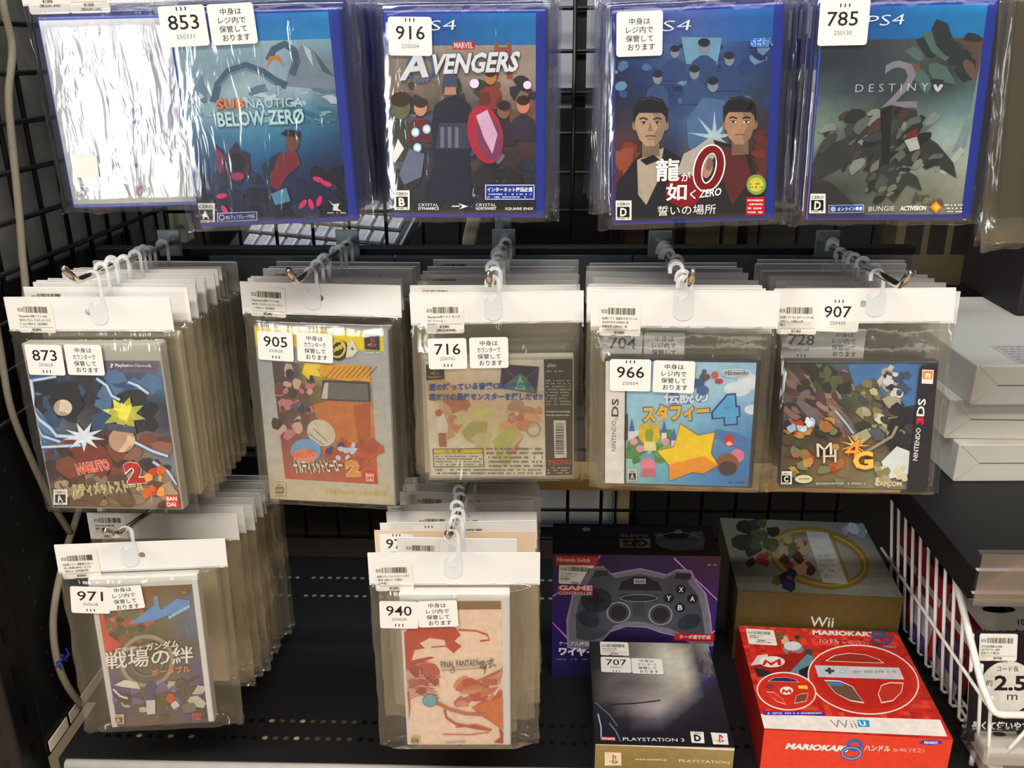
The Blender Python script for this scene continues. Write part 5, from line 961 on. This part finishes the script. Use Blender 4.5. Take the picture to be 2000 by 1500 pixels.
for ch, x, y in (('X', 1330, 1151), ('Y', 1306, 1168), ('A', 1352, 1169), ('B', 1328, 1186)): F.ell((x, y), 10, 9, (20, 20, 24)); F.text(ch, (x - 4.5, y + 5), (x + 4.5, y + 5), 10, (214, 210, 216), .02)
F.poly([(1085, 1103), (1166, 1104), (1170, 1086), (1084, 1084)], (176, 40, 34)); F.text('Nintendo Switch', (1088, 1096), (1152, 1098), 8, (226, 196, 190), .02); F.poly([(1088, 1142), (1158, 1142), (1158, 1160), (1090, 1160)], (150, 30, 34)) ; F.text('GAME', (1091, 1152), (1157, 1153), 10, (216, 190, 190), .04); F.text('CONTROLLER', (1091, 1161), (1157, 1162), 6.5, (200, 170, 176), .03)
F.text('ケーブル接続', (1091, 1260), (1152, 1262), 9, (206, 200, 206), .02); F.text('ワイヤード', (1091, 1279), (1180, 1282), 16, (222, 218, 220), .05); F.poly([(1316, 1250), (1400, 1252), (1400, 1238), (1318, 1236)], (170, 30, 36)); F.text('ターボ連射機能', (1326, 1247), (1388, 1248), 8, (230, 190, 190), .02); F.fine(1382, 1099, 1405, 1106, 1, (150, 130, 150), 78); F.fine(1086, 1284, 1150, 1290, 1, (120, 116, 120), 31)
F.build('front_print', body)
T.rect(*T.clip, (20, 18, 22)); T.tri([(1278, 1042), (1292, 1040), (1300, 1052), (1340, 1052), (1352, 1038), (1372, 1038), (1378, 1056), (1372, 1074), (1320, 1076), (1290, 1068)], (58, 56, 62)); T.ring((1325, 1056), 44, 16, 1.2, (96, 92, 98))
T.poly([(1210, 1070), (1238, 1070), (1238, 1052), (1210, 1052)], (96, 76, 72)); T.poly([(1242, 1070), (1270, 1070), (1270, 1052), (1242, 1052)], (96, 84, 82)); T.text('GG', (1264, 1054), (1216, 1054), 13, (20, 18, 20), .05); T.text('GAME', (1266, 1044), (1210, 1043), 6, (90, 80, 80), .02); T.ell((1145, 1034), 8, 4, (90, 86, 86)); T.ell((1325, 1039), 8, 4, (90, 86, 86))
T.build('top_print', body)
A = Art(root.matrix_world, (0, -.0365, .0885), (1, 0, 0), (0, 0, 1)); stick(A, root, 'price_label', (1125, 1121), 'price', (('スイッチ用 ゲーム', 'コントローラー', '動作確認済'), '700', '770'), -1, .041, .0285)
# grey face box, lying
root, body, T, F, Lf = carton('game_box', 'black game box with a grey portrait print and gold end, sticker 707', (.1285, .829, ZS), -.6, (.143, .172, .062), 0, 0, 0, 'game box', (26, 24, 26))
T.grid(T.clip, [[(30, 30, 34), (40, 40, 42), (87, 86, 83), (115, 112, 106), (140, 136, 127), (163, 161, 148), (133, 125, 118), (93, 91, 93), (136, 130, 127)],
 [(32, 31, 35), (42, 41, 42), (85, 83, 81), (108, 106, 102), (152, 148, 136), (190, 190, 176), (182, 176, 161), (85, 81, 87), (125, 121, 121)],
 [(36, 35, 38), (48, 46, 46), (97, 93, 91), (127, 125, 118), (157, 153, 142), (190, 190, 178), (190, 190, 178), (78, 50, 85), (91, 91, 97)],
 [(42, 40, 42), (85, 80, 80), (108, 102, 101), (115, 111, 107), (146, 141, 132), (182, 176, 161), (190, 185, 170), (87, 85, 91), (48, 47, 81)],
 [(46, 43, 45), (93, 87, 87), (87, 81, 85), (100, 95, 95), (127, 121, 118), (157, 152, 141), (170, 163, 152), (50, 48, 83), (42, 40, 49)],
 [(42, 40, 44), (91, 85, 86), (108, 101, 101), (125, 115, 115), (140, 132, 127), (146, 140, 132), (115, 111, 108), (40, 38, 47), (38, 36, 45)],
 [(38, 36, 42), (46, 43, 48), (93, 87, 93), (140, 130, 133), (163, 155, 157), (106, 101, 106), (44, 42, 49), (35, 33, 42), (35, 33, 42)],
 [(33, 31, 39), (35, 33, 40), (42, 39, 46), (85, 78, 87), (87, 81, 91), (40, 38, 45), (33, 31, 40), (31, 29, 38), (31, 29, 38)],
 [(30, 28, 36), (30, 28, 36), (30, 28, 36), (31, 29, 37), (31, 29, 37), (30, 28, 36), (29, 27, 35), (28, 26, 34), (28, 26, 34)],
 [(28, 26, 34), (28, 26, 34), (28, 26, 34), (28, 26, 34), (28, 26, 34), (27, 25, 33), (27, 25, 33), (27, 25, 33), (27, 25, 33)]])
T.line([(1163, 1372), (1190, 1396), (1206, 1418)], 2, (96, 100, 124)); T.line([(1168, 1394), (1174, 1420), (1174, 1444)], 2.5, (150, 170, 206)); T.line([(1190, 1412), (1204, 1430), (1212, 1448)], 3, (90, 100, 130)); T.line([(1192, 1376), (1240, 1374), (1290, 1368)], 2.5, (40, 37, 40)); T.blobs(8, (1360, 1262, 1396, 1325), [(96, 94, 92), (64, 62, 66)], 2, 6, 131, 3.0, 80)
T.poly([(1174, 1446), (1203, 1447), (1202, 1440), (1173, 1439)], (170, 40, 44)); T.text('KONAMI', (1176, 1445), (1200, 1446), 5, (230, 210, 206), .03); T.text('PLAYSTATION 3', (1217, 1447), (1337, 1449), 6.5, (220, 220, 224), .0); T.poly([(1351, 1451), (1376, 1452), (1374, 1430), (1348, 1429)], (226, 222, 214)); T.text('D', (1356, 1448), (1370, 1449), 13, (30, 28, 30), .05); T.text('CERO', (1352, 1434), (1371, 1434.5), 3.5, (40, 38, 40)); T.poly([(1393, 1454), (1423, 1455), (1420, 1433), (1388, 1431)], (226, 222, 214)); T.psmark(1406, 1443, 18)
T.build('top_print', body)
F.grid(F.clip, [[(150, 128, 76), (144, 122, 70), (158, 136, 84)], [(130, 110, 60), (134, 114, 64), (140, 120, 70)], [(120, 100, 54), (124, 104, 58), (132, 112, 64)]]); F.poly([(1163, 1454), (1436, 1466), (1435, 1462), (1163, 1450)], (226, 220, 204)); F.poly([(1181, 1495), (1214, 1495), (1213, 1470), (1181, 1469)], (222, 206, 170)); F.psmark(1198, 1483, 20, (196, 90, 60)); F.text('www.konami.jp', (1240, 1486), (1303, 1487), 6, (230, 220, 196), .0); F.text('PLAYSTATION', (1326, 1488), (1424, 1492), 5.5, (226, 216, 190), .0)
F.build('end_print', body)
A = Art(root.matrix_world, (0, 0, .0633), (1, 0, 0), (0, 1, 0)); stick(A, root, 'price_label', (1200, 1267), 'price', (('Playstation3用', 'ソフト CERO D'), '480', '528'), -1, .034, .026); stick(A, root, 'number_sticker', (1203, 1299), 'number', (False, '707', '250629'), -1, .035, .028); stick(A, root, 'notice_sticker', (1264, 1302), 'notice', 'k', -1, .036, .028)
# gold wheel box
root, body, T, F, Lf = carton('wheel_box', 'dull gold wheel accessory box behind the red wheel box', (.3505, 1.056, ZS), -3.5, (.200, .186, .102), 0, 0, 0, col=(84, 70, 36))
T.grid(T.clip, [[(96, 94, 80), (104, 102, 88), (98, 96, 86), (96, 96, 100)], [(98, 96, 80), (112, 110, 92), (120, 118, 104), (104, 102, 90)], [(112, 110, 92), (116, 113, 94), (122, 120, 106), (112, 110, 98)]])
T.ring((1600, 1090), 92, 50, 17, (110, 90, 40), 14); T.ring((1600, 1090), 92, 50, 3, (140, 122, 66), 14); T.poly([(1608, 1138), (1656, 1141), (1616, 1040), (1574, 1038)], (150, 148, 140)); T.line([(1622, 1040), (1660, 1138)], 5, (110, 90, 40)); T.fine(1600, 1080, 1630, 1130, 5, (120, 118, 110), 33)
T.blobs(10, (1440, 1022, 1515, 1072), [(34, 32, 30), (44, 40, 36), (60, 62, 40)], 8, 18, 141, 1.4); T.blobs(16, (1495, 1050, 1600, 1085), [(60, 60, 40), (96, 60, 40), (130, 110, 80), (70, 80, 50)], 6, 13, 142); T.blobs(14, (1465, 1090, 1590, 1120), [(110, 50, 40), (60, 40, 34), (150, 120, 96), (140, 40, 40)], 7, 15, 143); T.blobs(6, (1515, 1115, 1550, 1148), [(34, 34, 56), (96, 66, 44)], 8, 16, 144)
T.blobs(10, (1640, 1028, 1690, 1046), [(120, 120, 132), (150, 150, 156)], 5, 12, 145); T.build('top_print', body)
F.grid(F.clip, [[(92, 76, 36), (92, 76, 36)], [(84, 69, 32), (84, 69, 32)]]); F.text('Wii', (1581, 1224), (1627, 1226), 20, (222, 218, 206), .01); F.build('front_print', body)
# red wheel box
root, body, T, F, Lf = carton('wheel_box', 'bright red racing wheel accessory box with a white band, at the front of the shelf', (.3390, .862, ZS), -3.0, (.194, .184, .057), 0, 0, 0, col=(190, 40, 26))
R = random.Random(8); T.rect(*T.clip, (196, 44, 34)); n, mm_ = 30, 28; x0, y0, x1, y1 = T.clip
for cc in ((206, 52, 38), (176, 34, 28), (214, 66, 46), (186, 40, 30)):
    uv, fs = [], []
    for i in range(n):
        for j in range(mm_):
            if R.random() < .22:
                a_, b_ = x0 + (x1 - x0) * i / n, y0 + (y1 - y0) * j / mm_; k = len(uv); uv += [(a_, b_), (a_ + (x1 - x0) / n, b_), (a_ + (x1 - x0) / n, b_ + (y1 - y0) / mm_), (a_, b_ + (y1 - y0) / mm_)]; fs.append([k, k + 1, k + 2, k + 3])
    T.put(uv, fs, cc)
T.tri([(1470, 1302), (1500, 1280), (1570, 1276), (1580, 1296), (1545, 1325), (1500, 1318)], (150, 34, 30)); T.tri([(1466, 1300), (1480, 1280), (1500, 1278), (1496, 1296)], (206, 200, 196)); T.blobs(8, (1530, 1255, 1600, 1280), [(40, 50, 84), (120, 130, 146), (60, 60, 66)], 5, 11, 151); T.blobs(5, (1522, 1240, 1560, 1258), [(110, 80, 56), (60, 44, 36), (206, 160, 130)], 5, 10, 152); T.ell((1548, 1262), 17, 9, (206, 206, 206)); T.tri([(1540, 1316), (1576, 1278), (1588, 1282), (1582, 1330), (1562, 1326)], (96, 130, 140)); T.tri([(1472, 1304), (1500, 1310), (1520, 1322), (1480, 1322)], (50, 40, 50)); T.tri([(1560, 1310), (1580, 1300), (1582, 1325), (1562, 1322)], (36, 34, 40))
T.ell((1508, 1293), 25, 11, (226, 218, 210)); T.tri([(1488, 1300), (1494, 1288), (1506, 1295), (1524, 1286), (1526, 1300), (1519, 1300), (1518, 1293), (1506, 1301), (1498, 1294), (1494, 1300)], (190, 40, 36))
def wheel(a, c, rx, ry, q, rim, hub):
    a.ell(c, rx + 2.5, ry + 2.5, (240, 228, 216), q, 44); a.ell(c, rx, ry, rim, q, 44)
wheel(T, (1686, 1328), 107, 65, 8, (196, 46, 34), 0)
T.ell((1686, 1328), 96, 56, (184, 40, 30), 8, 40)
def hole(a, pts, fill): a.tri([((x - sum(p[0] for p in pts) / len(pts)) * 1.06 + sum(p[0] for p in pts) / len(pts), (y - sum(p[1] for p in pts) / len(pts)) * 1.12 + sum(p[1] for p in pts) / len(pts)) for x, y in pts], (240, 226, 214)); a.tri(pts, fill)
hole(T, [(1615, 1291), (1632, 1281), (1660, 1277), (1690, 1280), (1714, 1288), (1724, 1295), (1680, 1294)], (150, 44, 36)); hole(T, [(1612, 1331), (1640, 1332), (1664, 1342), (1686, 1372), (1660, 1368), (1632, 1354)], (110, 76, 66)); T.tri([(1616, 1333), (1642, 1334), (1650, 1340), (1622, 1340)], (70, 120, 190)); hole(T, [(1716, 1356), (1722, 1340), (1738, 1335), (1763, 1336), (1760, 1352), (1744, 1368), (1722, 1372)], (186, 50, 36))
T.poly([(1598, 1323), (1766, 1328), (1756, 1305), (1591, 1300)], (196, 196, 200)); T.poly([(1612, 1313), (1630, 1313.5), (1629, 1309), (1611, 1308.5)], (60, 60, 64)); T.poly([(1618, 1317), (1624, 1317), (1622, 1305), (1616, 1305)], (60, 60, 64)); T.ring((1646, 1312), 6, 3.5, 1, (150, 150, 154)); T.fine(1665, 1308, 1752, 1318, 1, (150, 150, 156), 34)
wheel(T, (1536, 1351), 56, 35, 6, (206, 48, 34), 0); hole(T, [(1501, 1331), (1512, 1325), (1534, 1324), (1552, 1328), (1559, 1333)], (50, 44, 90)); hole(T, [(1498, 1353), (1512, 1354), (1528, 1366), (1534, 1376), (1516, 1370)], (206, 60, 40)); hole(T, [(1552, 1374), (1556, 1360), (1566, 1356), (1578, 1356), (1574, 1370)], (130, 70, 50)); T.ell((1504, 1342), 8, 5, (120, 60, 56)); T.poly([(1560, 1346), (1578, 1347), (1576, 1340), (1558, 1340)], (236, 200, 50)); T.ell((1536, 1350), 13, 8, (232, 222, 212)); T.tri([(1526, 1355), (1529, 1346), (1536, 1351), (1543, 1346), (1547, 1355), (1543, 1355), (1541, 1351), (1536, 1355.5), (1531, 1351), (1530, 1355)], (196, 40, 36))
T.text('MARIOKART', (1587, 1241), (1712, 1245), 9, (226, 216, 206), .05, shear=.2); T.ring((1716, 1240), 12, 6, 5, (60, 80, 130)); T.ring((1722, 1250), 18, 8, 5, (60, 80, 130)); T.text('ハンドル', (1601, 1257), (1640, 1258), 8, (226, 206, 196), .02); T.text('for Wii リモコン', (1646, 1259), (1698, 1260), 6, (206, 180, 170), .0); T.text('MARIO', (1728, 1267), (1752, 1267), 4.5, (190, 160, 170), .02)
T.poly([(1490, 1430), (1850, 1440), (1836, 1407), (1484, 1396)], (236, 226, 218)); T.poly([(1491, 1398), (1612, 1399), (1610, 1392), (1491, 1390)], (84, 44, 150)); T.fine(1495, 1391, 1606, 1398, 1, (206, 190, 220), 35)
T.text('Wii', (1626, 1423), (1675, 1424), 15, (150, 146, 150), -.005); T.poly([(1676, 1421), (1699, 1421.5), (1697, 1408), (1674, 1407.5)], (40, 150, 206)); T.text('U', (1680, 1419), (1693, 1419.5), 9, (236, 240, 244), .04)
T.build('top_print', body)
F.rect(*F.clip, (226, 62, 38)); F.text('MARIOKART', (1533, 1463), (1660, 1469), 12, (240, 230, 220), .06, shear=.25, out=(60, 24, 24)); F.ring((1669, 1455), 13, 9, 7, (70, 96, 160)); F.ring((1663, 1471), 18, 11, 7, (60, 84, 150)); F.ring((1663, 1471), 18, 11, 2, (150, 176, 214)); F.text('ハンドル', (1687, 1466), (1738, 1468), 11, (240, 230, 220), .03); F.text('for Wii リモコン', (1744, 1468), (1806, 1470), 8, (236, 214, 204), .0)
F.ell((1818, 1450), 23, 5, (80, 50, 150)); F.text('MARIO', (1805, 1453), (1831, 1453.5), 6, (236, 230, 240), .03); F.fine(1560, 1473, 1624, 1478, 1, (206, 70, 50), 36); F.build('front_print', body)
Lf.grid(Lf.clip, [[(150, 26, 24), (176, 34, 28)], [(140, 24, 22), (160, 30, 26)]]); Lf.fine(1440, 1270, 1490, 1420, 3, (190, 90, 84), 37) if False else None; Lf.build('side_print', body)
A = Art(root.matrix_world, (0, 0, .0583), (1, 0, 0), (0, 1, 0)); stick(A, root, 'price_label', (1487, 1244), 'price', (('WiiU用 ハンドル', '動作確認済'), '980', '1,078'), -2, .034, .031)

# ---------------------------------------------------------------- right side: upper shelf, white boxes, basket
root = thing('side_shelf', 'speckled black side shelf at right carrying the white boxes', 'shelf', Matrix.Translation((.74, 1.08, H - .50)))
g = G(); g.box((0, 0, -.018), (.60, .56, .036), .0015)
for x in (-.283, -.23): g.add([(x + .004 * math.cos(q), -.266 + .003 * math.sin(q), .0004) for q in [2 * PI * k / 10 for k in range(10)]], [list(range(10))], 1, (5, 5, 5))
g.build('shelf_deck', [M_SHELF, M_PRINT], root)
pr_ = thing('price_rail', 'clear acrylic price rail clipped to the front of the side shelf', 'price rail', Matrix.Translation((.58, .790, H - .50)))
g = G(); g.box((0, -.004, 0), (.29, .0022, .060), .0006); g.box((0, .001, -.0285), (.29, .010, .0018), .0004); g.box((0, .001, .0285), (.29, .010, .0018), .0004); g.build('clear_strip', M_ACRYL, pr_)
g = G(); g.box((0, .002, .009), (.29, .004, .0016), .0003); g.box((0, .002, -.018), (.29, .004, .0012), .0003); g.build('rail_rib', principled('clear_rib', (206, 200, 210), .2), pr_)
for k, (dx, dy, z, lab) in enumerate(((.004, 0, -.500, 'lowest plain white carton of the stack on the right shelf'), (-.001, .010, -.450, 'middle plain white carton of the stack on the right shelf'), (.008, -.004, -.398, 'top plain white carton of the stack, with a printed panel, on the right shelf'))):
    hh = (.050, .052, .050)[k]; root = thing('white_carton', lab, 'carton', Matrix.Translation((.66 + dx, 1.165 + dy, z + H)) @ Matrix.Rotation(math.radians((1.5, -1, 1)[k]), 4, 'Z'), 'white cartons on the right shelf')
    g = G(); g.box((0, 0, hh / 2), (.33, .31, hh), .002, 0, (212, 206, 194)); body = g.build('carton', M_CARD, root)
    A = Art(root.matrix_world, (0, -.1553, hh / 2), (1, 0, 0), (0, 0, 1)); e = .022
    A.put([(-.163, .024), (-.1625, .0245), (-.1365, .0008), (-.137, .0)], [[3, 2, 1, 0]], (190, 184, 172)); A.put([(-.163, -.0235), (-.137, .0), (-.1365, .0008), (-.164, -.0225)], [[0, 1, 2, 3]], (190, 184, 172)); A.rect(-.137, -.0006, .16, .0008, (120, 114, 104)); A.build('folded_flap', body, M_CARD)
    if k == 2:
        A = Art(root.matrix_world, (0, 0, hh + .0003), (1, 0, 0), (0, 1, 0)); Rr = random.Random(2); uv, fs = [], []
        A.rect(-.115, -.15, .15, -.08, (196, 192, 184))
        for i in range(7):
            x = -.11
            while x < .14:
                w_ = Rr.uniform(.003, .012); j = len(uv); y = -.145 + i * .0095; uv += [(x, y), (x + w_, y), (x + w_, y + .0035), (x, y + .0035)]; fs.append([j, j + 1, j + 2, j + 3]); x += w_ + .002
        A.put(uv, fs, (150, 146, 140)); A.build('printed_panel', body, M_CARD)
o = slab('dark_carton', (.83, 1.30, -.262), (.36, .18, .17), principled('dark_brown_card', (40, 34, 33), .6), .003, False)
tag(o, 'large dark brown carton resting on the white cartons at right', 'carton')
# wire basket
root = thing('wire_basket', 'white wire basket under the side shelf at right', 'basket', Matrix.Translation((.610, .88, ZS + H)))
BX, BY = -.155, -.12
def bw(g, pts, r): g.tube(pts, r, 8)
xb, xt, zb, ztb = -.138, -.160, .022, .197     # left wall foot, left wall top
g = G(); ys = [-.115 + i * .0235 for i in range(13)]
def rim_z(y): return .197 if y > -.02 else .197 - (.197 - .105) * min(1, (-.02 - y) / .105)
for y in ys:
    z1 = rim_z(y); fr = (z1 - zb) / (ztb - zb); bw(g, [(xb + .016, y, zb), (xb + .003, y, zb), (xb, y, zb + .004), (xb + (xt - xb) * fr, y, z1)], .0019)
g.build('side_wires', M_WHITEWIRE, root)
g = G(); bw(g, [(-.1535, -.118, .105), (-.1535, .19, .105)], .0019); g.build('middle_wire', M_WHITEWIRE, root)
g = G(); rp = [(xt, .19, .197), (xt, -.02, .197)] + [(xt + (-.150 - xt) * 0.4 * k / 6, -.02 - .105 * k / 6, .197 - .092 * k / 6) for k in range(1, 6)]
e = Vector((-.154, -.125, .105)); rp += [(e.x + .000, -.118, .112)] + [(e.x + .012 - .012 * math.cos(q), -.125 - .004 * math.sin(q), .110 - .008 * math.sin(q)) for q in (.4, .8, 1.2, PI / 2)] + [(.17, -.129, .102)]
bw(g, rp, .0038); g.build('rim_wire', M_WHITEWIRE, root)
g = G()
for k in range(9):
    x = xb + .022 + k * .036; bw(g, [(x + .012, -.128, .102), (x - .010, -.112, .026), (x - .010, -.100, .020)], .0019)
bw(g, [(xb + .001, -.105, .020), (.17, -.105, .020)], .0022); bw(g, [(xb + .012, -.110, .020), (xb + .012, .19, .020)], .0018)
g.build('front_wires', M_WHITEWIRE, root)
g = G()
for k in range(9): bw(g, [(xb + .02 + k * .035, -.105, .020), (xb + .02 + k * .035, .19, .020)], .0017)
for y in (-.05, .03, .11): bw(g, [(xb + .003, y, .018), (.17, y, .018)], .0017)
for x in (-.14, .16):
    for y in (-.09, .17): bw(g, [(x, y, .020), (x, y, .0015)], .003)
g.build('floor_wires', M_WHITEWIRE, root)
# goods in the basket
def charger(label, c, yaw, tilt, wdt, hgt, col, draw):
    mm = Matrix.Translation((c[0], c[1], c[2] + H)) @ Matrix.Rotation(math.radians(yaw), 4, 'Z') @ Matrix.Rotation(math.radians(tilt), 4, 'X'); r_ = thing('charger_pack', label, 'charger pack', mm)
    g = G(); sl = [(.02 * math.cos(q) , hgt / 2 - .018 + .0045 * math.sin(q)) for q in [2 * PI * k / 14 for k in range(14)]]
    g.extrude([[(-wdt / 2, -hgt / 2), (wdt / 2, -hgt / 2), (wdt / 2, hgt / 2), (-wdt / 2, hgt / 2)], sl], 0, .0016, 0, col); cd = g.build('backing_card', M_CARD, r_)
    draw(Art(mm, (0, -.0004, 0), (1, 0, 0), (0, 0, 1)), cd, r_, mm); return r_
def d1(A, cd, r_, mm):
    A.tuv('使いやすい', -.056, -.004, .046, .013, (60, 58, 56), .04); A.tuv('AC充電器', -.004, -.004, .058, .013, (50, 48, 48), .05); A.tuv('1000mA', .022, .014, .034, .007, (60, 58, 56), .02); A.rect(.028, -.020, .060, -.012, (190, 30, 36)); A.put([(-.03 + .013 * math.cos(q), -.026 + .012 * math.sin(q)) for q in [2 * PI * k / 16 for k in range(16)]], [list(range(16))], (40, 40, 44)); A.rect(-.008, -.034, .014, -.012, (176, 172, 162)); A.build('card_print', cd)
charger('white charger blister card with a hang slot, leaning in the wire basket', (.556, .934, -.672), -2, -24, .125, .100, (214, 208, 196), d1)
def d2(A, cd, r_, mm):
    A.rect(-.039, -.059, .039, .059, (26, 20, 22))
    A.put([(.0 + .029 * math.cos(q), .0 + .029 * math.sin(q)) for q in [2 * PI * k / 36 for k in range(36)]], [list(range(36))], (206, 202, 190)); A.tuv('コード長', -.012, .017, .023, .006, (60, 56, 54), .01); A.tuv('2.5', -.014, -.004, .034, .017, (30, 28, 32), .03); A.tuv('m', .0, -.014, .011, .006, (50, 46, 48), .0); A.tuv('約', -.023, .001, .007, .007, (60, 56, 54), .01)
    A.tuv('長くて使いやすい', -.036, -.048, .07, .010, (210, 206, 200), .03); A.build('card_print', cd)
    B = Art(mm, (0, -.0012, 0), (1, 0, 0), (0, 0, 1)); sticker_uv(B, -.012, .044, 'price', (('その他充電器 AC充電', 'ACアダプター 動作', 'BOX コード長2.5m'), '798', '877'), 0, .040, .030); B.build('price_label', r_, M_CARD)
charger('black charger pack with a round 2.5 m badge at the wire basket front', (.500, .806, -.645), 0, -16, .080, .122, (30, 24, 26), d2)
root = thing('adapter_pack', 'clear blister pack with a white adapter body lying at the basket front', 'adapter pack', Matrix.Translation((.505, .783, H - .715)))
g = G(); g.box((0, 0, .012), (.075, .040, .022), .004, 0, (206, 202, 190)); g.build('adapter_body', M_PLASTIC, root)
A = Art(root.matrix_world, (0, 0, .0236), (1, 0, 0), (0, 1, 0)); A.put([(-.014 + .007 * math.cos(q), .004 + .0035 * math.sin(q)) for q in [2 * PI * k / 12 for k in range(12)]], [list(range(12))], (30, 28, 26)); A.put([(.012 + .007 * math.cos(q), .006 + .0035 * math.sin(q)) for q in [2 * PI * k / 12 for k in range(12)]], [list(range(12))], (30, 28, 26)); A.build('plug_holes', root)
g = G(); g.box((0, 0, .013), (.088, .050, .028), .004); g.build('blister', M_ACRYL, root)
for k, (x, y, tl, c1, lab) in enumerate(((.470, 1.035, 3, (150, 30, 32), 'red card pack at the back left of the wire basket'), (.470, .962, 3, (170, 36, 36), 'red and violet card pack in the middle left of the wire basket'), (.472, .885, 3, (120, 26, 30), 'dark red card pack at the front left of the wire basket'))):
    mm = Matrix.Translation((x + .004, y, H - .650)) @ Matrix.Rotation(math.radians(tl), 4, 'Y'); root = thing('accessory_pack', lab, 'accessory pack', mm, 'red card packs in the wire basket')
    g = G(); g.box((.006, 0, 0), (.008, .064, (.120, .105, .090)[k]), .001, 0, c1); bd = g.build('backing_card', M_CARD, root); A = Art(mm, (.0006, 0, 0), (0, -1, 0), (0, 0, 1))
    A.rect(-.03, -.05, .03, .01, ((60, 40, 44), (190, 184, 190), (70, 50, 90))[k]); A.rect(-.03, -.055, .03, -.035, ((206, 200, 196), (70, 50, 130), (150, 140, 150))[k]); A.rect(-.034, .02, .034, .03, (206, 196, 190)); A.build('card_print', bd)
    if k == 0:
        g = G(); g.box((-.004, .0, -.01), (.012, .03, .05), .004); g.build('blister', M_ACRYL, root)
bpy.context.view_layer.update()
